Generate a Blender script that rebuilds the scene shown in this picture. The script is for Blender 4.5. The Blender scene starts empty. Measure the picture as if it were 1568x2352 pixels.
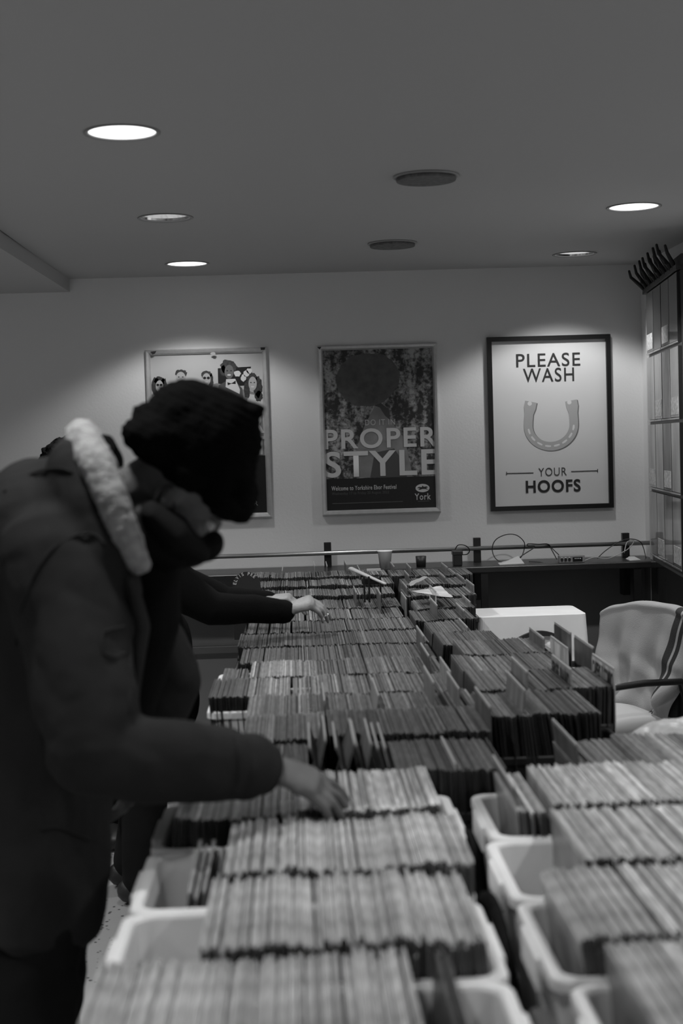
import bpy, bmesh, math, random
from math import sin, cos, pi, radians, sqrt
from mathutils import Vector, Matrix, noise
random.seed(7)
S = bpy.context.scene
C = S.collection

# ------------------------------------------------------------------ camera, world, lamps, exposure
EYE = 1.65
FPX = 3267.0
YAW, PITCH, ROLL = radians(1.82), radians(-2.74), radians(1.7)
cd = Vector((sin(YAW)*cos(PITCH), cos(YAW)*cos(PITCH), sin(PITCH)))
r0 = Vector((cos(YAW), -sin(YAW), 0)); u0 = r0.cross(cd)
cr = cos(ROLL)*r0 - sin(ROLL)*u0; cu = cos(ROLL)*u0 + sin(ROLL)*r0
cam = bpy.data.objects.new('camera', bpy.data.cameras.new('camera')); C.objects.link(cam)
M = Matrix((cr, cu, -cd)).transposed().to_4x4(); M.translation = Vector((0, 0, EYE))
cam.matrix_world = M
cam.data.sensor_fit = 'VERTICAL'; cam.data.sensor_height = 36; cam.data.sensor_width = 24
cam.data.lens = FPX/2352*36
cam.data.clip_start = 0.05
cam.data.dof.use_dof = True; cam.data.dof.focus_distance = 6.6; cam.data.dof.aperture_fstop = 3.3
S.camera = cam

w = bpy.data.worlds.new('world'); S.world = w; w.use_nodes = True
w.node_tree.nodes['Background'].inputs[0].default_value = (1, 1, 1, 1)
w.node_tree.nodes['Background'].inputs[1].default_value = 0.010
S.view_settings.view_transform = 'Standard'; S.view_settings.look = 'None'
S.view_settings.gamma = 1; S.view_settings.exposure = 0.17
S.view_settings.use_curve_mapping = False
S.cycles.use_denoising = True
S.cycles.max_bounces = 8
S.cycles.sample_clamp_indirect = 4

HC = 2.555                                   # ceiling height
# (x, y, lamp watts, lamp face brightness)
LAMPS = [(-.462, 4.118, 40, 1.6), (-.476, 5.639, 56, .30), (-.497, 7.05, 23, 1.6),
         (1.375, 5.653, 56, 1.6), (1.417, 7.06, 23, .45),
         (-.47, 2.52, 38, 1.6), (1.38, 4.08, 36, 1.6), (1.38, 2.5, 40, 1.6), (-.47, .95, 34, 1.6), (1.38, .95, 34, 1.6)]
def spot(x, y, watts, parent=None):
    l = bpy.data.lights.new('lamp_light', 'SPOT'); l.energy = watts
    l.spot_size = radians(120); l.spot_blend = .34; l.shadow_soft_size = .05
    o = bpy.data.objects.new('lamp_light', l); C.objects.link(o)
    if parent: o.parent = parent
    o.location = (x, y, HC-.012)
    return o

def at(x, y, Y):                             # a pixel of the photograph and a depth into a place in the room
    v = cd*FPX + cr*(x-784) - cu*(y-1176)
    t = Y/v.y
    return Vector((v.x*t, Y, EYE+v.z*t))

# ------------------------------------------------------------------ materials
MATS = {}
def mat(name, g, rough=.6, metal=0, spec=.5, noise_amp=0, noise_scale=20, bump=0, bump_scale=200, emit=0, sheen=0, trans=0, stretch=None, coat=0):
    if name in MATS: return MATS[name]
    m = bpy.data.materials.new(name); m.use_nodes = True
    nt = m.node_tree; b = nt.nodes['Principled BSDF']
    b.inputs['Base Color'].default_value = (g, g, g, 1)
    b.inputs['Roughness'].default_value = rough; b.inputs['Metallic'].default_value = metal
    b.inputs['Specular IOR Level'].default_value = spec
    b.inputs['Sheen Weight'].default_value = sheen
    b.inputs['Coat Weight'].default_value = coat
    b.inputs['Transmission Weight'].default_value = trans
    if emit:
        b.inputs['Emission Color'].default_value = (1, 1, 1, 1); b.inputs['Emission Strength'].default_value = emit
    tc = nt.nodes.new('ShaderNodeTexCoord')
    vec = tc.outputs['Object']
    if stretch:
        mp = nt.nodes.new('ShaderNodeMapping'); mp.inputs['Scale'].default_value = stretch
        nt.links.new(vec, mp.inputs[0]); vec = mp.outputs[0]
    if noise_amp:
        n = nt.nodes.new('ShaderNodeTexNoise'); n.inputs['Scale'].default_value = noise_scale; n.inputs['Detail'].default_value = 4
        nt.links.new(vec, n.inputs['Vector'])
        r = nt.nodes.new('ShaderNodeMapRange'); r.inputs[1].default_value = .3; r.inputs[2].default_value = .7
        r.inputs[3].default_value = g*(1-noise_amp); r.inputs[4].default_value = min(1, g*(1+noise_amp))
        nt.links.new(n.outputs[0], r.inputs[0])
        cc = nt.nodes.new('ShaderNodeCombineColor')
        for k in range(3): nt.links.new(r.outputs[0], cc.inputs[k])
        nt.links.new(cc.outputs[0], b.inputs['Base Color'])
    if bump:
        n2 = nt.nodes.new('ShaderNodeTexNoise'); n2.inputs['Scale'].default_value = bump_scale; n2.inputs['Detail'].default_value = 3
        nt.links.new(tc.outputs['Object'], n2.inputs['Vector'])
        bp = nt.nodes.new('ShaderNodeBump'); bp.inputs['Strength'].default_value = bump; bp.inputs['Distance'].default_value = .004
        nt.links.new(n2.outputs[0], bp.inputs['Height']); nt.links.new(bp.outputs[0], b.inputs['Normal'])
    MATS[name] = m
    return m

plaster = mat('plaster', .74, .85, bump=.15, bump_scale=90)
ceil_m = mat('ceiling_paint', .46, .9, bump=.1, bump_scale=60)
dado_m = mat('dark_dado_paint', .16, .5, noise_amp=.1, noise_scale=3)
black_m = mat('black_metal', .012, .4)
blackpl = mat('black_plastic', .018, .45, bump=.1)
shelf_m = mat('dark_shelf', .02, .35, noise_amp=.15, noise_scale=9)
steel = mat('brushed_steel', .55, .28, metal=1)
silver = mat('silver_frame', .60, .38, metal=.6, noise_amp=.06, noise_scale=40)
white_plastic = mat('white_plastic', .92, .38, noise_amp=.05, noise_scale=6)
white_plastic2 = mat('old_white_plastic', .88, .45, noise_amp=.10, noise_scale=5)
for m_ in (white_plastic, white_plastic2):
    b = m_.node_tree.nodes['Principled BSDF']; b.inputs['Subsurface Weight'].default_value = 0; b.inputs['Subsurface Radius'].default_value = (1, 1, 1); b.inputs['Subsurface Scale'].default_value = .02
paper_w = mat('white_paper', .70, .6)
paper_g = mat('card', .42, .7, noise_amp=.25, noise_scale=25)
ink = mat('black_ink', .02, .6)
lettw = mat('white_ink', .55, .6)
lettg = mat('grey_ink', .22, .6)
skin = mat('skin', .12, .55, noise_amp=.12, noise_scale=30, bump=.2, bump_scale=150)
skin_hand = mat('skin_of_hand', .27, .5, noise_amp=.12, noise_scale=60, bump=.25, bump_scale=220)
denim = mat('dark_jacket_cloth', .026, .9, spec=.15, noise_amp=.10, noise_scale=14, bump=.5, bump_scale=500)
denim_dk = mat('black_trouser_cloth', .010, .95, spec=.15, noise_amp=.2, noise_scale=10)
wool = mat('black_wool', .006, 1, spec=.05, bump=1, bump_scale=260)
knit = mat('black_jumper', .008, 1, spec=.06, bump=.5, bump_scale=300)
sherpa_m = mat('sherpa_fleece', .34, 1, spec=.1, noise_amp=.25, noise_scale=60, bump=1, bump_scale=180)
hair_m = mat('dark_hair', .008, .9, spec=.1, bump=1, bump_scale=120)
towel_dark = mat('dark_towel_band', .05, .95)
table_m = mat('dark_table_laminate', .03, .5, noise_amp=.2, noise_scale=5)

def tone_mat(name, src, rough, lo, hi, mulpatch=True):
    m = bpy.data.materials.new(name); m.use_nodes = True
    nt = m.node_tree; b = nt.nodes['Principled BSDF']; L = nt.links
    b.inputs['Roughness'].default_value = rough
    b.inputs['Coat Weight'].default_value = .35; b.inputs['Coat Roughness'].default_value = .22
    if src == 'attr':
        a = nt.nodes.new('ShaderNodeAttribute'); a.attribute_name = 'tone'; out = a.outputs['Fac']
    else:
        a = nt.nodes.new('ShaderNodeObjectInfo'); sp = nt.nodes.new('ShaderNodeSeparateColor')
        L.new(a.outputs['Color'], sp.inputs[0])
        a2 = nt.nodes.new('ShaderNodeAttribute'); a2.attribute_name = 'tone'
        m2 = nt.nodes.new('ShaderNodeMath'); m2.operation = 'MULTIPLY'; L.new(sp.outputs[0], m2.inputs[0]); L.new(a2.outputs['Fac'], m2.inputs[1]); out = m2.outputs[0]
    tc = nt.nodes.new('ShaderNodeTexCoord')
    mp = nt.nodes.new('ShaderNodeMapping'); mp.inputs['Scale'].default_value = (60, 9, 9)
    L.new(tc.outputs['Object'], mp.inputs[0])
    n = nt.nodes.new('ShaderNodeTexNoise'); n.inputs['Scale'].default_value = 2.2; n.inputs['Detail'].default_value = 3
    L.new(mp.outputs[0], n.inputs['Vector'])
    r = nt.nodes.new('ShaderNodeMapRange'); r.inputs[1].default_value = .3; r.inputs[2].default_value = .7
    r.inputs[3].default_value = lo; r.inputs[4].default_value = hi; L.new(n.outputs[0], r.inputs[0])
    mu = nt.nodes.new('ShaderNodeMath'); mu.operation = 'MULTIPLY'; L.new(out, mu.inputs[0]); L.new(r.outputs[0], mu.inputs[1])
    cc = nt.nodes.new('ShaderNodeCombineColor')
    for k in range(3): L.new(mu.outputs[0], cc.inputs[k])
    L.new(cc.outputs[0], b.inputs['Base Color'])
    return m
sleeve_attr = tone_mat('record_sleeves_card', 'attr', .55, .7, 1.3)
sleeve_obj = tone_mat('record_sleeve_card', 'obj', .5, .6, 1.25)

# ------------------------------------------------------------------ mesh helpers
class MB:
    def __init__(s): s.v = []; s.f = []; s.m = []; s.cur = 0
    def add(s, vs, fs):
        b = len(s.v); s.v += [tuple(p) for p in vs]; s.f += [tuple(b+i for i in f) for f in fs]; s.m += [s.cur]*len(fs); return s
    def box(s, x0, x1, y0, y1, z0, z1):
        return s.add([(x0,y0,z0),(x1,y0,z0),(x1,y1,z0),(x0,y1,z0),(x0,y0,z1),(x1,y0,z1),(x1,y1,z1),(x0,y1,z1)],
                     [(0,3,2,1),(4,5,6,7),(0,1,5,4),(1,2,6,5),(2,3,7,6),(3,0,4,7)])
    def rings(s, rings, caps=True, closed=True):
        n = len(rings[0]); vs = [p for r in rings for p in r]; fs = []
        for i in range(len(rings)-1):
            for j in range(n if closed else n-1):
                k = (j+1) % n
                fs.append((i*n+j, i*n+k, (i+1)*n+k, (i+1)*n+j))
        if caps:
            fs.append(tuple(reversed(range(n)))); fs.append(tuple((len(rings)-1)*n+j for j in range(n)))
        return s.add(vs, fs)
    def loft(s, pts, radii, up=(0,0,1), n=16, round_ends=True):
        pts = [Vector(p) for p in pts]; radii = [(r, r) if not isinstance(r, (tuple, list)) else tuple(r) for r in radii]
        if round_ends:
            d0 = (pts[0]-pts[1]).normalized(); d1 = (pts[-1]-pts[-2]).normalized()
            a = min(radii[0]); b = min(radii[-1])
            P = []; Rr = []
            for t in (88, 60, 30): P.append(pts[0]+d0*a*sin(radians(t))); Rr.append(tuple(q*max(.04, cos(radians(t))) for q in radii[0]))
            P += pts; Rr += radii
            for t in (30, 60, 88): P.append(pts[-1]+d1*b*sin(radians(t))); Rr.append(tuple(q*max(.04, cos(radians(t))) for q in radii[-1]))
            pts, radii = P, Rr
        up = Vector(up); rs = []
        for i, p in enumerate(pts):
            t = (pts[min(i+1, len(pts)-1)]-pts[max(i-1, 0)]).normalized()
            a = t.cross(up)
            if a.length < 1e-3: a = t.cross(Vector((1, 0, 0)))
            a.normalize(); b = a.cross(t).normalized()
            rs.append([p + a*radii[i][0]*cos(2*pi*k/n) + b*radii[i][1]*sin(2*pi*k/n) for k in range(n)])
        return s.rings(rs)
    def ell(s, c, ax, n=14, m=20):
        c = Vector(c); ax = [Vector(a) for a in ax]; rs = []
        for i in range(n+1):
            th = pi*min(max(i/n, .01), .99)
            rs.append([c + ax[0]*sin(th)*cos(2*pi*k/m) + ax[1]*sin(th)*sin(2*pi*k/m) + ax[2]*cos(th) for k in range(m)])
        return s.rings(rs)
    def sph(s, c, r): return s.ell(c, [(r,0,0),(0,r,0),(0,0,r)])
    def cyl(s, c, r, z0, z1, n=32):
        return s.rings([[(c[0]+r*cos(2*pi*k/n), c[1]+r*sin(2*pi*k/n), z) for k in range(n)] for z in (z0, z1)])
    def poly(s, pts):
        return s.add(pts, [tuple(range(len(pts)))])
    def mesh(s, name, mats, smooth=False):
        me = bpy.data.meshes.new(name); me.from_pydata(s.v, [], s.f)
        for m_ in (mats if isinstance(mats, (list, tuple)) else [mats]): me.materials.append(m_)
        me.polygons.foreach_set('material_index', s.m)
        bm = bmesh.new(); bm.from_mesh(me); bmesh.ops.recalc_face_normals(bm, faces=bm.faces); bm.to_mesh(me); bm.free()
        if smooth: me.polygons.foreach_set('use_smooth', [True]*len(me.polygons))
        me.update(); return me
    def build(s, name, mats, parent=None, smooth=False, bevel=0):
        o = bpy.data.objects.new(name, s.mesh(name, mats, smooth)); C.objects.link(o)
        if parent: o.parent = parent; o.matrix_parent_inverse = Matrix.Translation(-parent.location) if parent.rotation_euler.z == 0 else Matrix()
        if bevel:
            b = o.modifiers.new('bevel', 'BEVEL'); b.width = bevel; b.segments = 2; b.limit_method = 'ANGLE'
        return o
def tag(o, label=None, cat=None, group=None, kind=None):
    if label: o['label'] = label
    if cat: o['category'] = cat
    if group: o['group'] = group
    if kind: o['kind'] = kind
    return o
def empty(name, loc, label, cat, group=None, rz=0):
    o = bpy.data.objects.new(name, None); C.objects.link(o); o.location = loc; o.rotation_euler = (0, 0, rz)
    o.empty_display_size = .05
    return tag(o, label, cat, group)
def struct(o): o['kind'] = 'structure'; return o
def fuse(mb, name, m, parent=None, voxel=.006, smooth=6, disp=None, factor=.5):
    me = mb.mesh(name, m); o = bpy.data.objects.new(name, me); C.objects.link(o)
    r = o.modifiers.new('r', 'REMESH'); r.mode = 'VOXEL'; r.voxel_size = voxel
    if smooth: q = o.modifiers.new('s', 'SMOOTH'); q.iterations = smooth; q.factor = factor
    dg = bpy.context.evaluated_depsgraph_get(); e = o.evaluated_get(dg)
    nm = bpy.data.meshes.new_from_object(e)
    o.modifiers.clear(); o.data = nm; bpy.data.meshes.remove(me)
    if disp:
        nor = [v.normal.copy() for v in nm.vertices]
        for v, nn in zip(nm.vertices, nor): v.co += nn*disp(v.co)
    nm.materials.clear(); nm.materials.append(m)
    nm.polygons.foreach_set('use_smooth', [True]*len(nm.polygons))
    if parent: o.parent = parent; o.matrix_parent_inverse = Matrix.Translation(-parent.location)
    return o
def tube(name, pts, r, m, parent=None, cyc=False, n=6):
    # smooth tube through the points (Catmull-Rom)
    P = [Vector(p) for p in pts]; Q = []
    for i in range(len(P)-1):
        a = P[max(i-1, 0)]; b = P[i]; c = P[i+1]; d = P[min(i+2, len(P)-1)]
        for k in range(6):
            t = k/6; Q.append(.5*((2*b)+(c-a)*t+(2*a-5*b+4*c-d)*t*t+(3*b-a-3*c+d)*t**3))
    Q.append(P[-1])
    mb = MB(); mb.loft(Q, [r]*len(Q), up=(.13, .9, .2), n=8, round_ends=False)
    return mb.build(name, m, parent, smooth=True)
def lettering(s, x0, x1, z0, z1, place, m, parent, name='lettering', bold=0, shear=0):
    cu_ = bpy.data.curves.new('t', 'FONT'); cu_.body = s; cu_.size = 1; cu_.offset = bold; cu_.shear = shear
    cu_.resolution_u = 5; cu_.space_character = 1.12
    o = bpy.data.objects.new('t', cu_); C.objects.link(o)
    dg = bpy.context.evaluated_depsgraph_get()
    me = bpy.data.meshes.new_from_object(o.evaluated_get(dg)); bpy.data.objects.remove(o)
    xs = [v.co.x for v in me.vertices]; ys = [v.co.y for v in me.vertices]
    a, b, c, d = min(xs), max(xs), min(ys), max(ys)
    for v in me.vertices:
        tx = x0+(v.co.x-a)/(b-a)*(x1-x0); tz = z0+(v.co.y-c)/(d-c)*(z1-z0)
        v.co = place(tx, tz)
    me.materials.clear(); me.materials.append(m); me.name = name
    r = bpy.data.objects.new(name, me); C.objects.link(r)
    r.parent = parent; r.matrix_parent_inverse = Matrix.Translation(-parent.location)
    return r

# ------------------------------------------------------------------ room
YW = 7.55; XR = 1.865; XL = -1.16; FARL = -4.0; NEAR = -1.5
o = MB().box(FARL, XR+.2, NEAR, YW+.2, -.1, 0)
fl = mat('speckled_floor', .30, .45)
nt = fl.node_tree; b = nt.nodes['Principled BSDF']
tc = nt.nodes.new('ShaderNodeTexCoord'); vo = nt.nodes.new('ShaderNodeTexVoronoi'); vo.inputs['Scale'].default_value = 38; vo.inputs['Randomness'].default_value = 1
nt.links.new(tc.outputs['Object'], vo.inputs['Vector'])
nz = nt.nodes.new('ShaderNodeTexNoise'); nz.inputs['Scale'].default_value = 60; nt.links.new(tc.outputs['Object'], nz.inputs['Vector'])
ad = nt.nodes.new('ShaderNodeMath'); ad.operation = 'MULTIPLY_ADD'; ad.inputs[1].default_value = .5; nt.links.new(nz.outputs[0], ad.inputs[0]); nt.links.new(vo.outputs['Distance'], ad.inputs[2])
rp = nt.nodes.new('ShaderNodeValToRGB'); rp.color_ramp.elements[0].position = .42; rp.color_ramp.elements[0].color = (.03,)*3+(1,)
rp.color_ramp.elements[1].position = .47; rp.color_ramp.elements[1].color = (.38,)*3+(1,)
nt.links.new(ad.outputs[0], rp.inputs[0]); nt.links.new(rp.outputs[0], b.inputs['Base Color'])
struct(o.build('floor', fl))
struct(MB().box(FARL, XR+.2, YW, YW+.15, 0, HC+.1).build('wall_back', plaster))
struct(MB().box(XR, XR+.15, NEAR, YW, 0, HC+.1).build('wall_right', plaster))
struct(MB().box(FARL-.15, FARL, NEAR, YW, 0, HC+.1).build('wall_left', plaster))
struct(MB().box(FARL, XR, NEAR-.15, NEAR, 0, HC+.1).build('wall_front', plaster))
struct(MB().box(FARL, XR, YW-.012, YW, 0, .965).build('trim_1', dado_m))
struct(MB().box(FARL, -.1, YW-.045, YW-.012, .56, .60).build('trim_2', mat('dado_rail', .10, .5), bevel=.004))
struct(MB().box(FARL, XR, YW-.03, YW-.012, 0, .12).build('baseboard_back', dado_m, bevel=.004))
# ceiling with round cut-outs for the fittings
FIT = [(x, y) for x, y, *_ in LAMPS]+[(.478, 4.892), (.474, 6.503)]
cu_ = bpy.data.curves.new('c', 'CURVE'); cu_.dimensions = '2D'; cu_.fill_mode = 'BOTH'
def spl(pts):
    s_ = cu_.splines.new('POLY'); s_.points.add(len(pts)-1)
    for p, q in zip(s_.points, pts): p.co = (q[0], q[1], 0, 1)
    s_.use_cyclic_u = True
spl([(XL, 3.08), (XR, 3.13), (XR, YW), (XL, YW)])
for x, y in FIT:
    if y > 3.2: spl([(x+.098*cos(k*pi/20), y+.098*sin(k*pi/20)) for k in range(40)])
def from_curve(name, z, m, dz=0):
    oo = bpy.data.objects.new('c', cu_); C.objects.link(oo)
    me = bpy.data.meshes.new_from_object(oo.evaluated_get(bpy.context.evaluated_depsgraph_get())); bpy.data.objects.remove(oo)
    for v in me.vertices: v.co.z = z
    me.materials.clear(); me.materials.append(m)
    r = bpy.data.objects.new(name, me); C.objects.link(r); return r
struct(from_curve('ceiling', HC, ceil_m))
cu_ = bpy.data.curves.new('c', 'CURVE'); cu_.dimensions = '2D'; cu_.fill_mode = 'BOTH'
spl([(XL, NEAR), (XR, NEAR), (XR, 3.13), (XL, 3.08)])
for x, y in FIT:
    if y < 3.2: spl([(x+.098*cos(k*pi/20), y+.098*sin(k*pi/20)) for k in range(40)])
struct(from_curve('ceiling_near', HC-.006, ceil_m))
struct(MB().box(XL, XR, NEAR, YW, HC+.12, HC+.15).build('ceiling_void', mat('void', .02, .9)))
# lower ceiling on the left; its edge drops from the main ceiling
mb = MB()
zl = 2.488
xa = XL+.01; xb = XL-.10
mb.add([(xa, YW, zl), (xb, NEAR, zl), (FARL, NEAR, zl), (FARL, YW, zl), (xa, YW, HC+.1), (xb, NEAR, HC+.1), (FARL, NEAR, HC+.1), (FARL, YW, HC+.1)],
       [(0,3,2,1),(4,5,6,7),(0,1,5,4),(1,2,6,5),(2,3,7,6),(3,0,4,7)])
struct(mb.build('ceiling_lower', ceil_m))
struct(MB().box(XR-.03, XR, 7.30, 7.34, 0, 2.3).build('trim_3', mat('corner_strip', .5, .6)))
struct(MB().box(XR-.012, XR, 5, YW, 0, .965).build('trim_4', dado_m))
# unseen left side of the room: soft spill of more downlights
for x, y in ((-2.2, 5.6), (-2.2, 3.6), (-2.2, 1.6)):
    l = bpy.data.lights.new('left_lamp', 'SPOT'); l.energy = 85; l.spot_size = radians(114); l.spot_blend = .3; l.shadow_soft_size = .06
    q = bpy.data.objects.new('left_lamp', l); C.objects.link(q); q.location = (x, y, zl-.01)

# ------------------------------------------------------------------ downlights
trim_m = mat('downlight_trim', .30, .45)
refl_m = mat('downlight_reflector', .75, .18, metal=1, noise_amp=.25, noise_scale=9, stretch=(6, 6, .4))
def downlight(x, y, watts, emit, label, group):
    zc = HC if y > 3.2 else HC-.006
    t = empty('downlight', (x, y, zc), label, 'ceiling light', group)
    def ring(r, z): return [(x+r*cos(2*pi*k/40), y+r*sin(2*pi*k/40), z) for k in range(40)]
    m_ = MB(); m_.rings([ring(.098, zc+.002), ring(.109, zc-.001), ring(.109, zc-.003), ring(.104, zc-.004), ring(.0975, zc-.003), ring(.0965, zc+.004), ring(.098, zc+.002)], caps=False)
    m_.build('trim_ring', trim_m, t, smooth=True)
    m_ = MB(); m_.rings([ring(.097, zc+.002), ring(.09, zc+.03), ring(.07, zc+.075)], caps=False)
    m_.build('reflector', refl_m, t, smooth=True)
    em = mat('lamp_face_%d' % int(emit*100), .5, .3, emit=emit, noise_amp=.8, noise_scale=12, stretch=(5, .6, 1))
    m_ = MB(); m_.cyl((x, y), .0955, zc+.001, zc+.004, 40) if emit > 1 else m_.cyl((x, y), .0925, zc+.012, zc+.016, 40)
    m_.build('lamp', em, t)
    spot(x, y, watts).location.z = zc-.010
lb = ['brightly lit round ceiling downlight nearest on the left', 'dim round ceiling downlight, middle one of the left row of three', 'lit round ceiling downlight by the wall above the poster of people',
      'lit round ceiling downlight high on the right', 'dim ceiling downlight above the horseshoe poster']
for i, (x, y, wt, em) in enumerate(LAMPS):
    downlight(x, y, wt, em, lb[i] if i < 5 else 'round ceiling downlight behind the view above the near crates', 'round ceiling downlights')
for (x, y, lab) in ((.478, 4.892, 'larger dark unlit round ceiling disc, nearer of the two'), (.474, 6.503, 'smaller dark unlit round ceiling disc, nearer the wall of the two')):
    t = empty('ceiling_speaker', (x, y, HC), lab, 'ceiling fitting', 'unlit round ceiling fittings')
    def ring(r, z): return [(x+r*cos(2*pi*k/40), y+r*sin(2*pi*k/40), z) for k in range(40)]
    m_ = MB(); m_.rings([ring(.098, HC+.002), ring(.112, HC), ring(.113, HC-.004), ring(.104, HC-.007), ring(.098, HC-.004)], caps=False); m_.build('trim_ring', trim_m, t, smooth=True)
    m_ = MB(); m_.rings([ring(.099, HC+.002), ring(.103, HC-.012), ring(.101, HC-.018)], caps=True); m_.build('disc', mat('grey_grille', .13, .7, noise_amp=.3, noise_scale=60), t)

# ------------------------------------------------------------------ posters
YP = YW
def frame(parent, x0, x1, z0, z1, wdt, dep, m, name='frame', flat=False):
    prof = [(0, 0), (0, dep*.6), (wdt*.25, dep), (wdt*.7, dep*.9), (wdt, dep*.45), (wdt, .002)] if not flat else [(0, 0), (0, dep), (wdt, dep), (wdt, .004)]
    rs = [[(x0+o_, YP-d, z0+o_), (x1-o_, YP-d, z0+o_), (x1-o_, YP-d, z1-o_), (x0+o_, YP-d, z1-o_)] for o_, d in prof]
    m_ = MB(); m_.rings(rs, caps=False); return m_.build(name, m, parent)
def W(x, y, d=0): p = at(x, y, YP-d); return p.x, p.z
def wx(x, y): return at(x, y, YP-.006).x
def flatpoly(name, pts, d, m, parent):
    m_ = MB(); m_.poly([(at(x, y, YP-d).x, YP-d, at(x, y, YP-d).z) for x, y in pts]); return m_.build(name, m, parent)
def flatell(name, cx, cy, rx, ry, d, m, parent, rot=0, n=28, rag=0):
    pts = []
    for k in range(n):
        a = 2*pi*k/n; q = 1+rag*(random.random()-.5)
        X = rx*q*cos(a); Y = ry*q*sin(a); pts.append((cx+X*cos(rot)-Y*sin(rot), cy+X*sin(rot)+Y*cos(rot)))
    return flatpoly(name, pts, d, m, parent)
def rect(name, x0, x1, z0, z1, d, m, parent):
    m_ = MB(); m_.poly([(x0, YP-d, z0), (x1, YP-d, z0), (x1, YP-d, z1), (x0, YP-d, z1)]); return m_.build(name, m, parent)
def ptext(s, xa, xb, yt, yb, d, m, parent, bold=0, xm=None):
    # pixel box of the word (left, right, top, bottom at its middle)
    xc = (xa+xb)/2
    z1 = at(xc, yt, YP-d).z; z0 = at(xc, yb, YP-d).z
    X0 = at(xa, (yt+yb)/2, YP-d).x; X1 = at(xb, (yt+yb)/2, YP-d).x
    return lettering(s, X0, X1, z0, z1, lambda a, c: Vector((a, YP-d, c)), m, parent, bold=bold)

# poster of the horseshoe
P3 = empty('framed_poster', (1.36, YP, 1.28), 'framed poster with a horseshoe between PLEASE WASH and YOUR HOOFS', 'poster')
frame(P3, 1.035, 1.692, 1.268, 2.190, .024, .026, mat('black_frame', .008, .35), flat=True)
rect('poster_sheet', 1.05, 1.68, 1.28, 2.18, .006, mat('poster_paper', .72, .4), P3)
ptext('PLEASE', 1185, 1332, 811, 842, .008, ink, P3, bold=.006)
ptext('WASH', 1201, 1318, 845, 877, .008, ink, P3, bold=.006)
ptext('YOUR', 1236, 1301, 1074, 1093, .008, mat('thin_ink', .06, .6), P3)
ptext('HOOFS', 1207, 1333, 1102, 1131, .008, ink, P3, bold=.028)
for (a, b_, s) in (((1163, 1087.5), (1225, 1086), 0), ((1311, 1083), (1372, 1081), 1)):
    flatpoly('rule', [(a[0], a[1]-.9), (b_[0], b_[1]-.9), (b_[0], b_[1]+.9), (a[0], a[1]+.9)], .008, ink, P3)
    e = b_ if s else a
    flatpoly('tick', [(e[0]-.8, e[1]-4), (e[0]+.8, e[1]-4), (e[0]+.8, e[1]+4), (e[0]-.8, e[1]+4)], .0082, ink, P3)
def ribbon(ctr, wd, off=(0, 0)):
    L_, R_ = [], []
    for i, (x, y) in enumerate(ctr):
        a = ctr[max(i-1, 0)]; b_ = ctr[min(i+1, len(ctr)-1)]
        dx, dy = b_[0]-a[0], b_[1]-a[1]; q = sqrt(dx*dx+dy*dy); h = wd[i]/2 if isinstance(wd, list) else wd/2
        L_.append((x-dy/q*h+off[0], y+dx/q*h+off[1])); R_.append((x+dy/q*h+off[0], y-dx/q*h+off[1]))
    return L_+R_[::-1]
hs = []
for k in range(33):
    t = -1+2*k/32                       # left heel to right heel
    a = t*radians(118)
    hs.append((1265+53*sin(a)*(1.0 if abs(a) < 1.6 else 1.0), 976+49*cos(a) if abs(a) < pi/2 else 976-(abs(a)-pi/2)*112))
hs = [(x + (k-16)*-.05, y-(x-1265)*.03) for k, (x, y) in enumerate(hs)]
wd = [27 if (k < 2 or k > 30) else 20 for k in range(33)]
def ribmesh(name, ctr, wd, d, m, off=(0, 0)):
    pts = ribbon(ctr, wd, off); n = len(ctr); vs = []
    for x, y in pts: p = at(x, y, YP-d); vs.append((p.x, YP-d, p.z))
    m_ = MB(); m_.add(vs, [(i, i+1, 2*n-2-i, 2*n-1-i) for i in range(n-1)]); return m_.build(name, m, P3)
ribmesh('horseshoe_shadow', hs, wd, .0075, mat('shoe_edge', .16, .6), (2.2, 1.2))
ribmesh('horseshoe', hs, wd, .0080, mat('shoe_grey', .44, .6))
for k in (6, 9, 12, 15, 18, 21, 24, 27):
    seg = hs[k-1:k+2]; ribmesh('nail_slot', [seg[0], seg[1], seg[2]], [3.5, 5, 3.5], .0085, mat('slot_white', .75, .6))
for x, y in ((1216, 927), (1307, 924)): flatell('nail_hole', x, y, 5, 5, .0085, MATS['slot_white'], P3)

# poster of the hat
P2 = empty('framed_poster', (.455, YP, 1.275), 'silver framed poster PROPER STYLE with a wide round hat, middle of three', 'poster')
frame(P2, .138, .770, 1.272, 2.170, .026, .022, silver)
flor = mat('flower_print', .1, .5)
nt = flor.node_tree; b = nt.nodes['Principled BSDF']
tc = nt.nodes.new('ShaderNodeTexCoord'); n = nt.nodes.new('ShaderNodeTexNoise'); n.inputs['Scale'].default_value = 42; n.inputs['Detail'].default_value = 3; n.inputs['Roughness'].default_value = .7
n2 = nt.nodes.new('ShaderNodeTexNoise'); n2.inputs['Scale'].default_value = 9
mp = nt.nodes.new('ShaderNodeMapping'); mp.inputs['Scale'].default_value = (2.2, 1, .7)
nt.links.new(tc.outputs['Object'], mp.inputs[0]); nt.links.new(mp.outputs[0], n2.inputs['Vector']); nt.links.new(tc.outputs['Object'], n.inputs['Vector'])
mu = nt.nodes.new('ShaderNodeMath'); mu.operation = 'MULTIPLY'; nt.links.new(n.outputs[0], mu.inputs[0]); nt.links.new(n2.outputs[0], mu.inputs[1])
rp = nt.nodes.new('ShaderNodeValToRGB'); rp.color_ramp.elements[0].position = .20; rp.color_ramp.elements[0].color = (.022,)*3+(1,); rp.color_ramp.elements[1].position = .36; rp.color_ramp.elements[1].color = (.36,)*3+(1,)
nt.links.new(mu.outputs[0], rp.inputs[0]); nt.links.new(rp.outputs[0], b.inputs['Base Color'])
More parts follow.
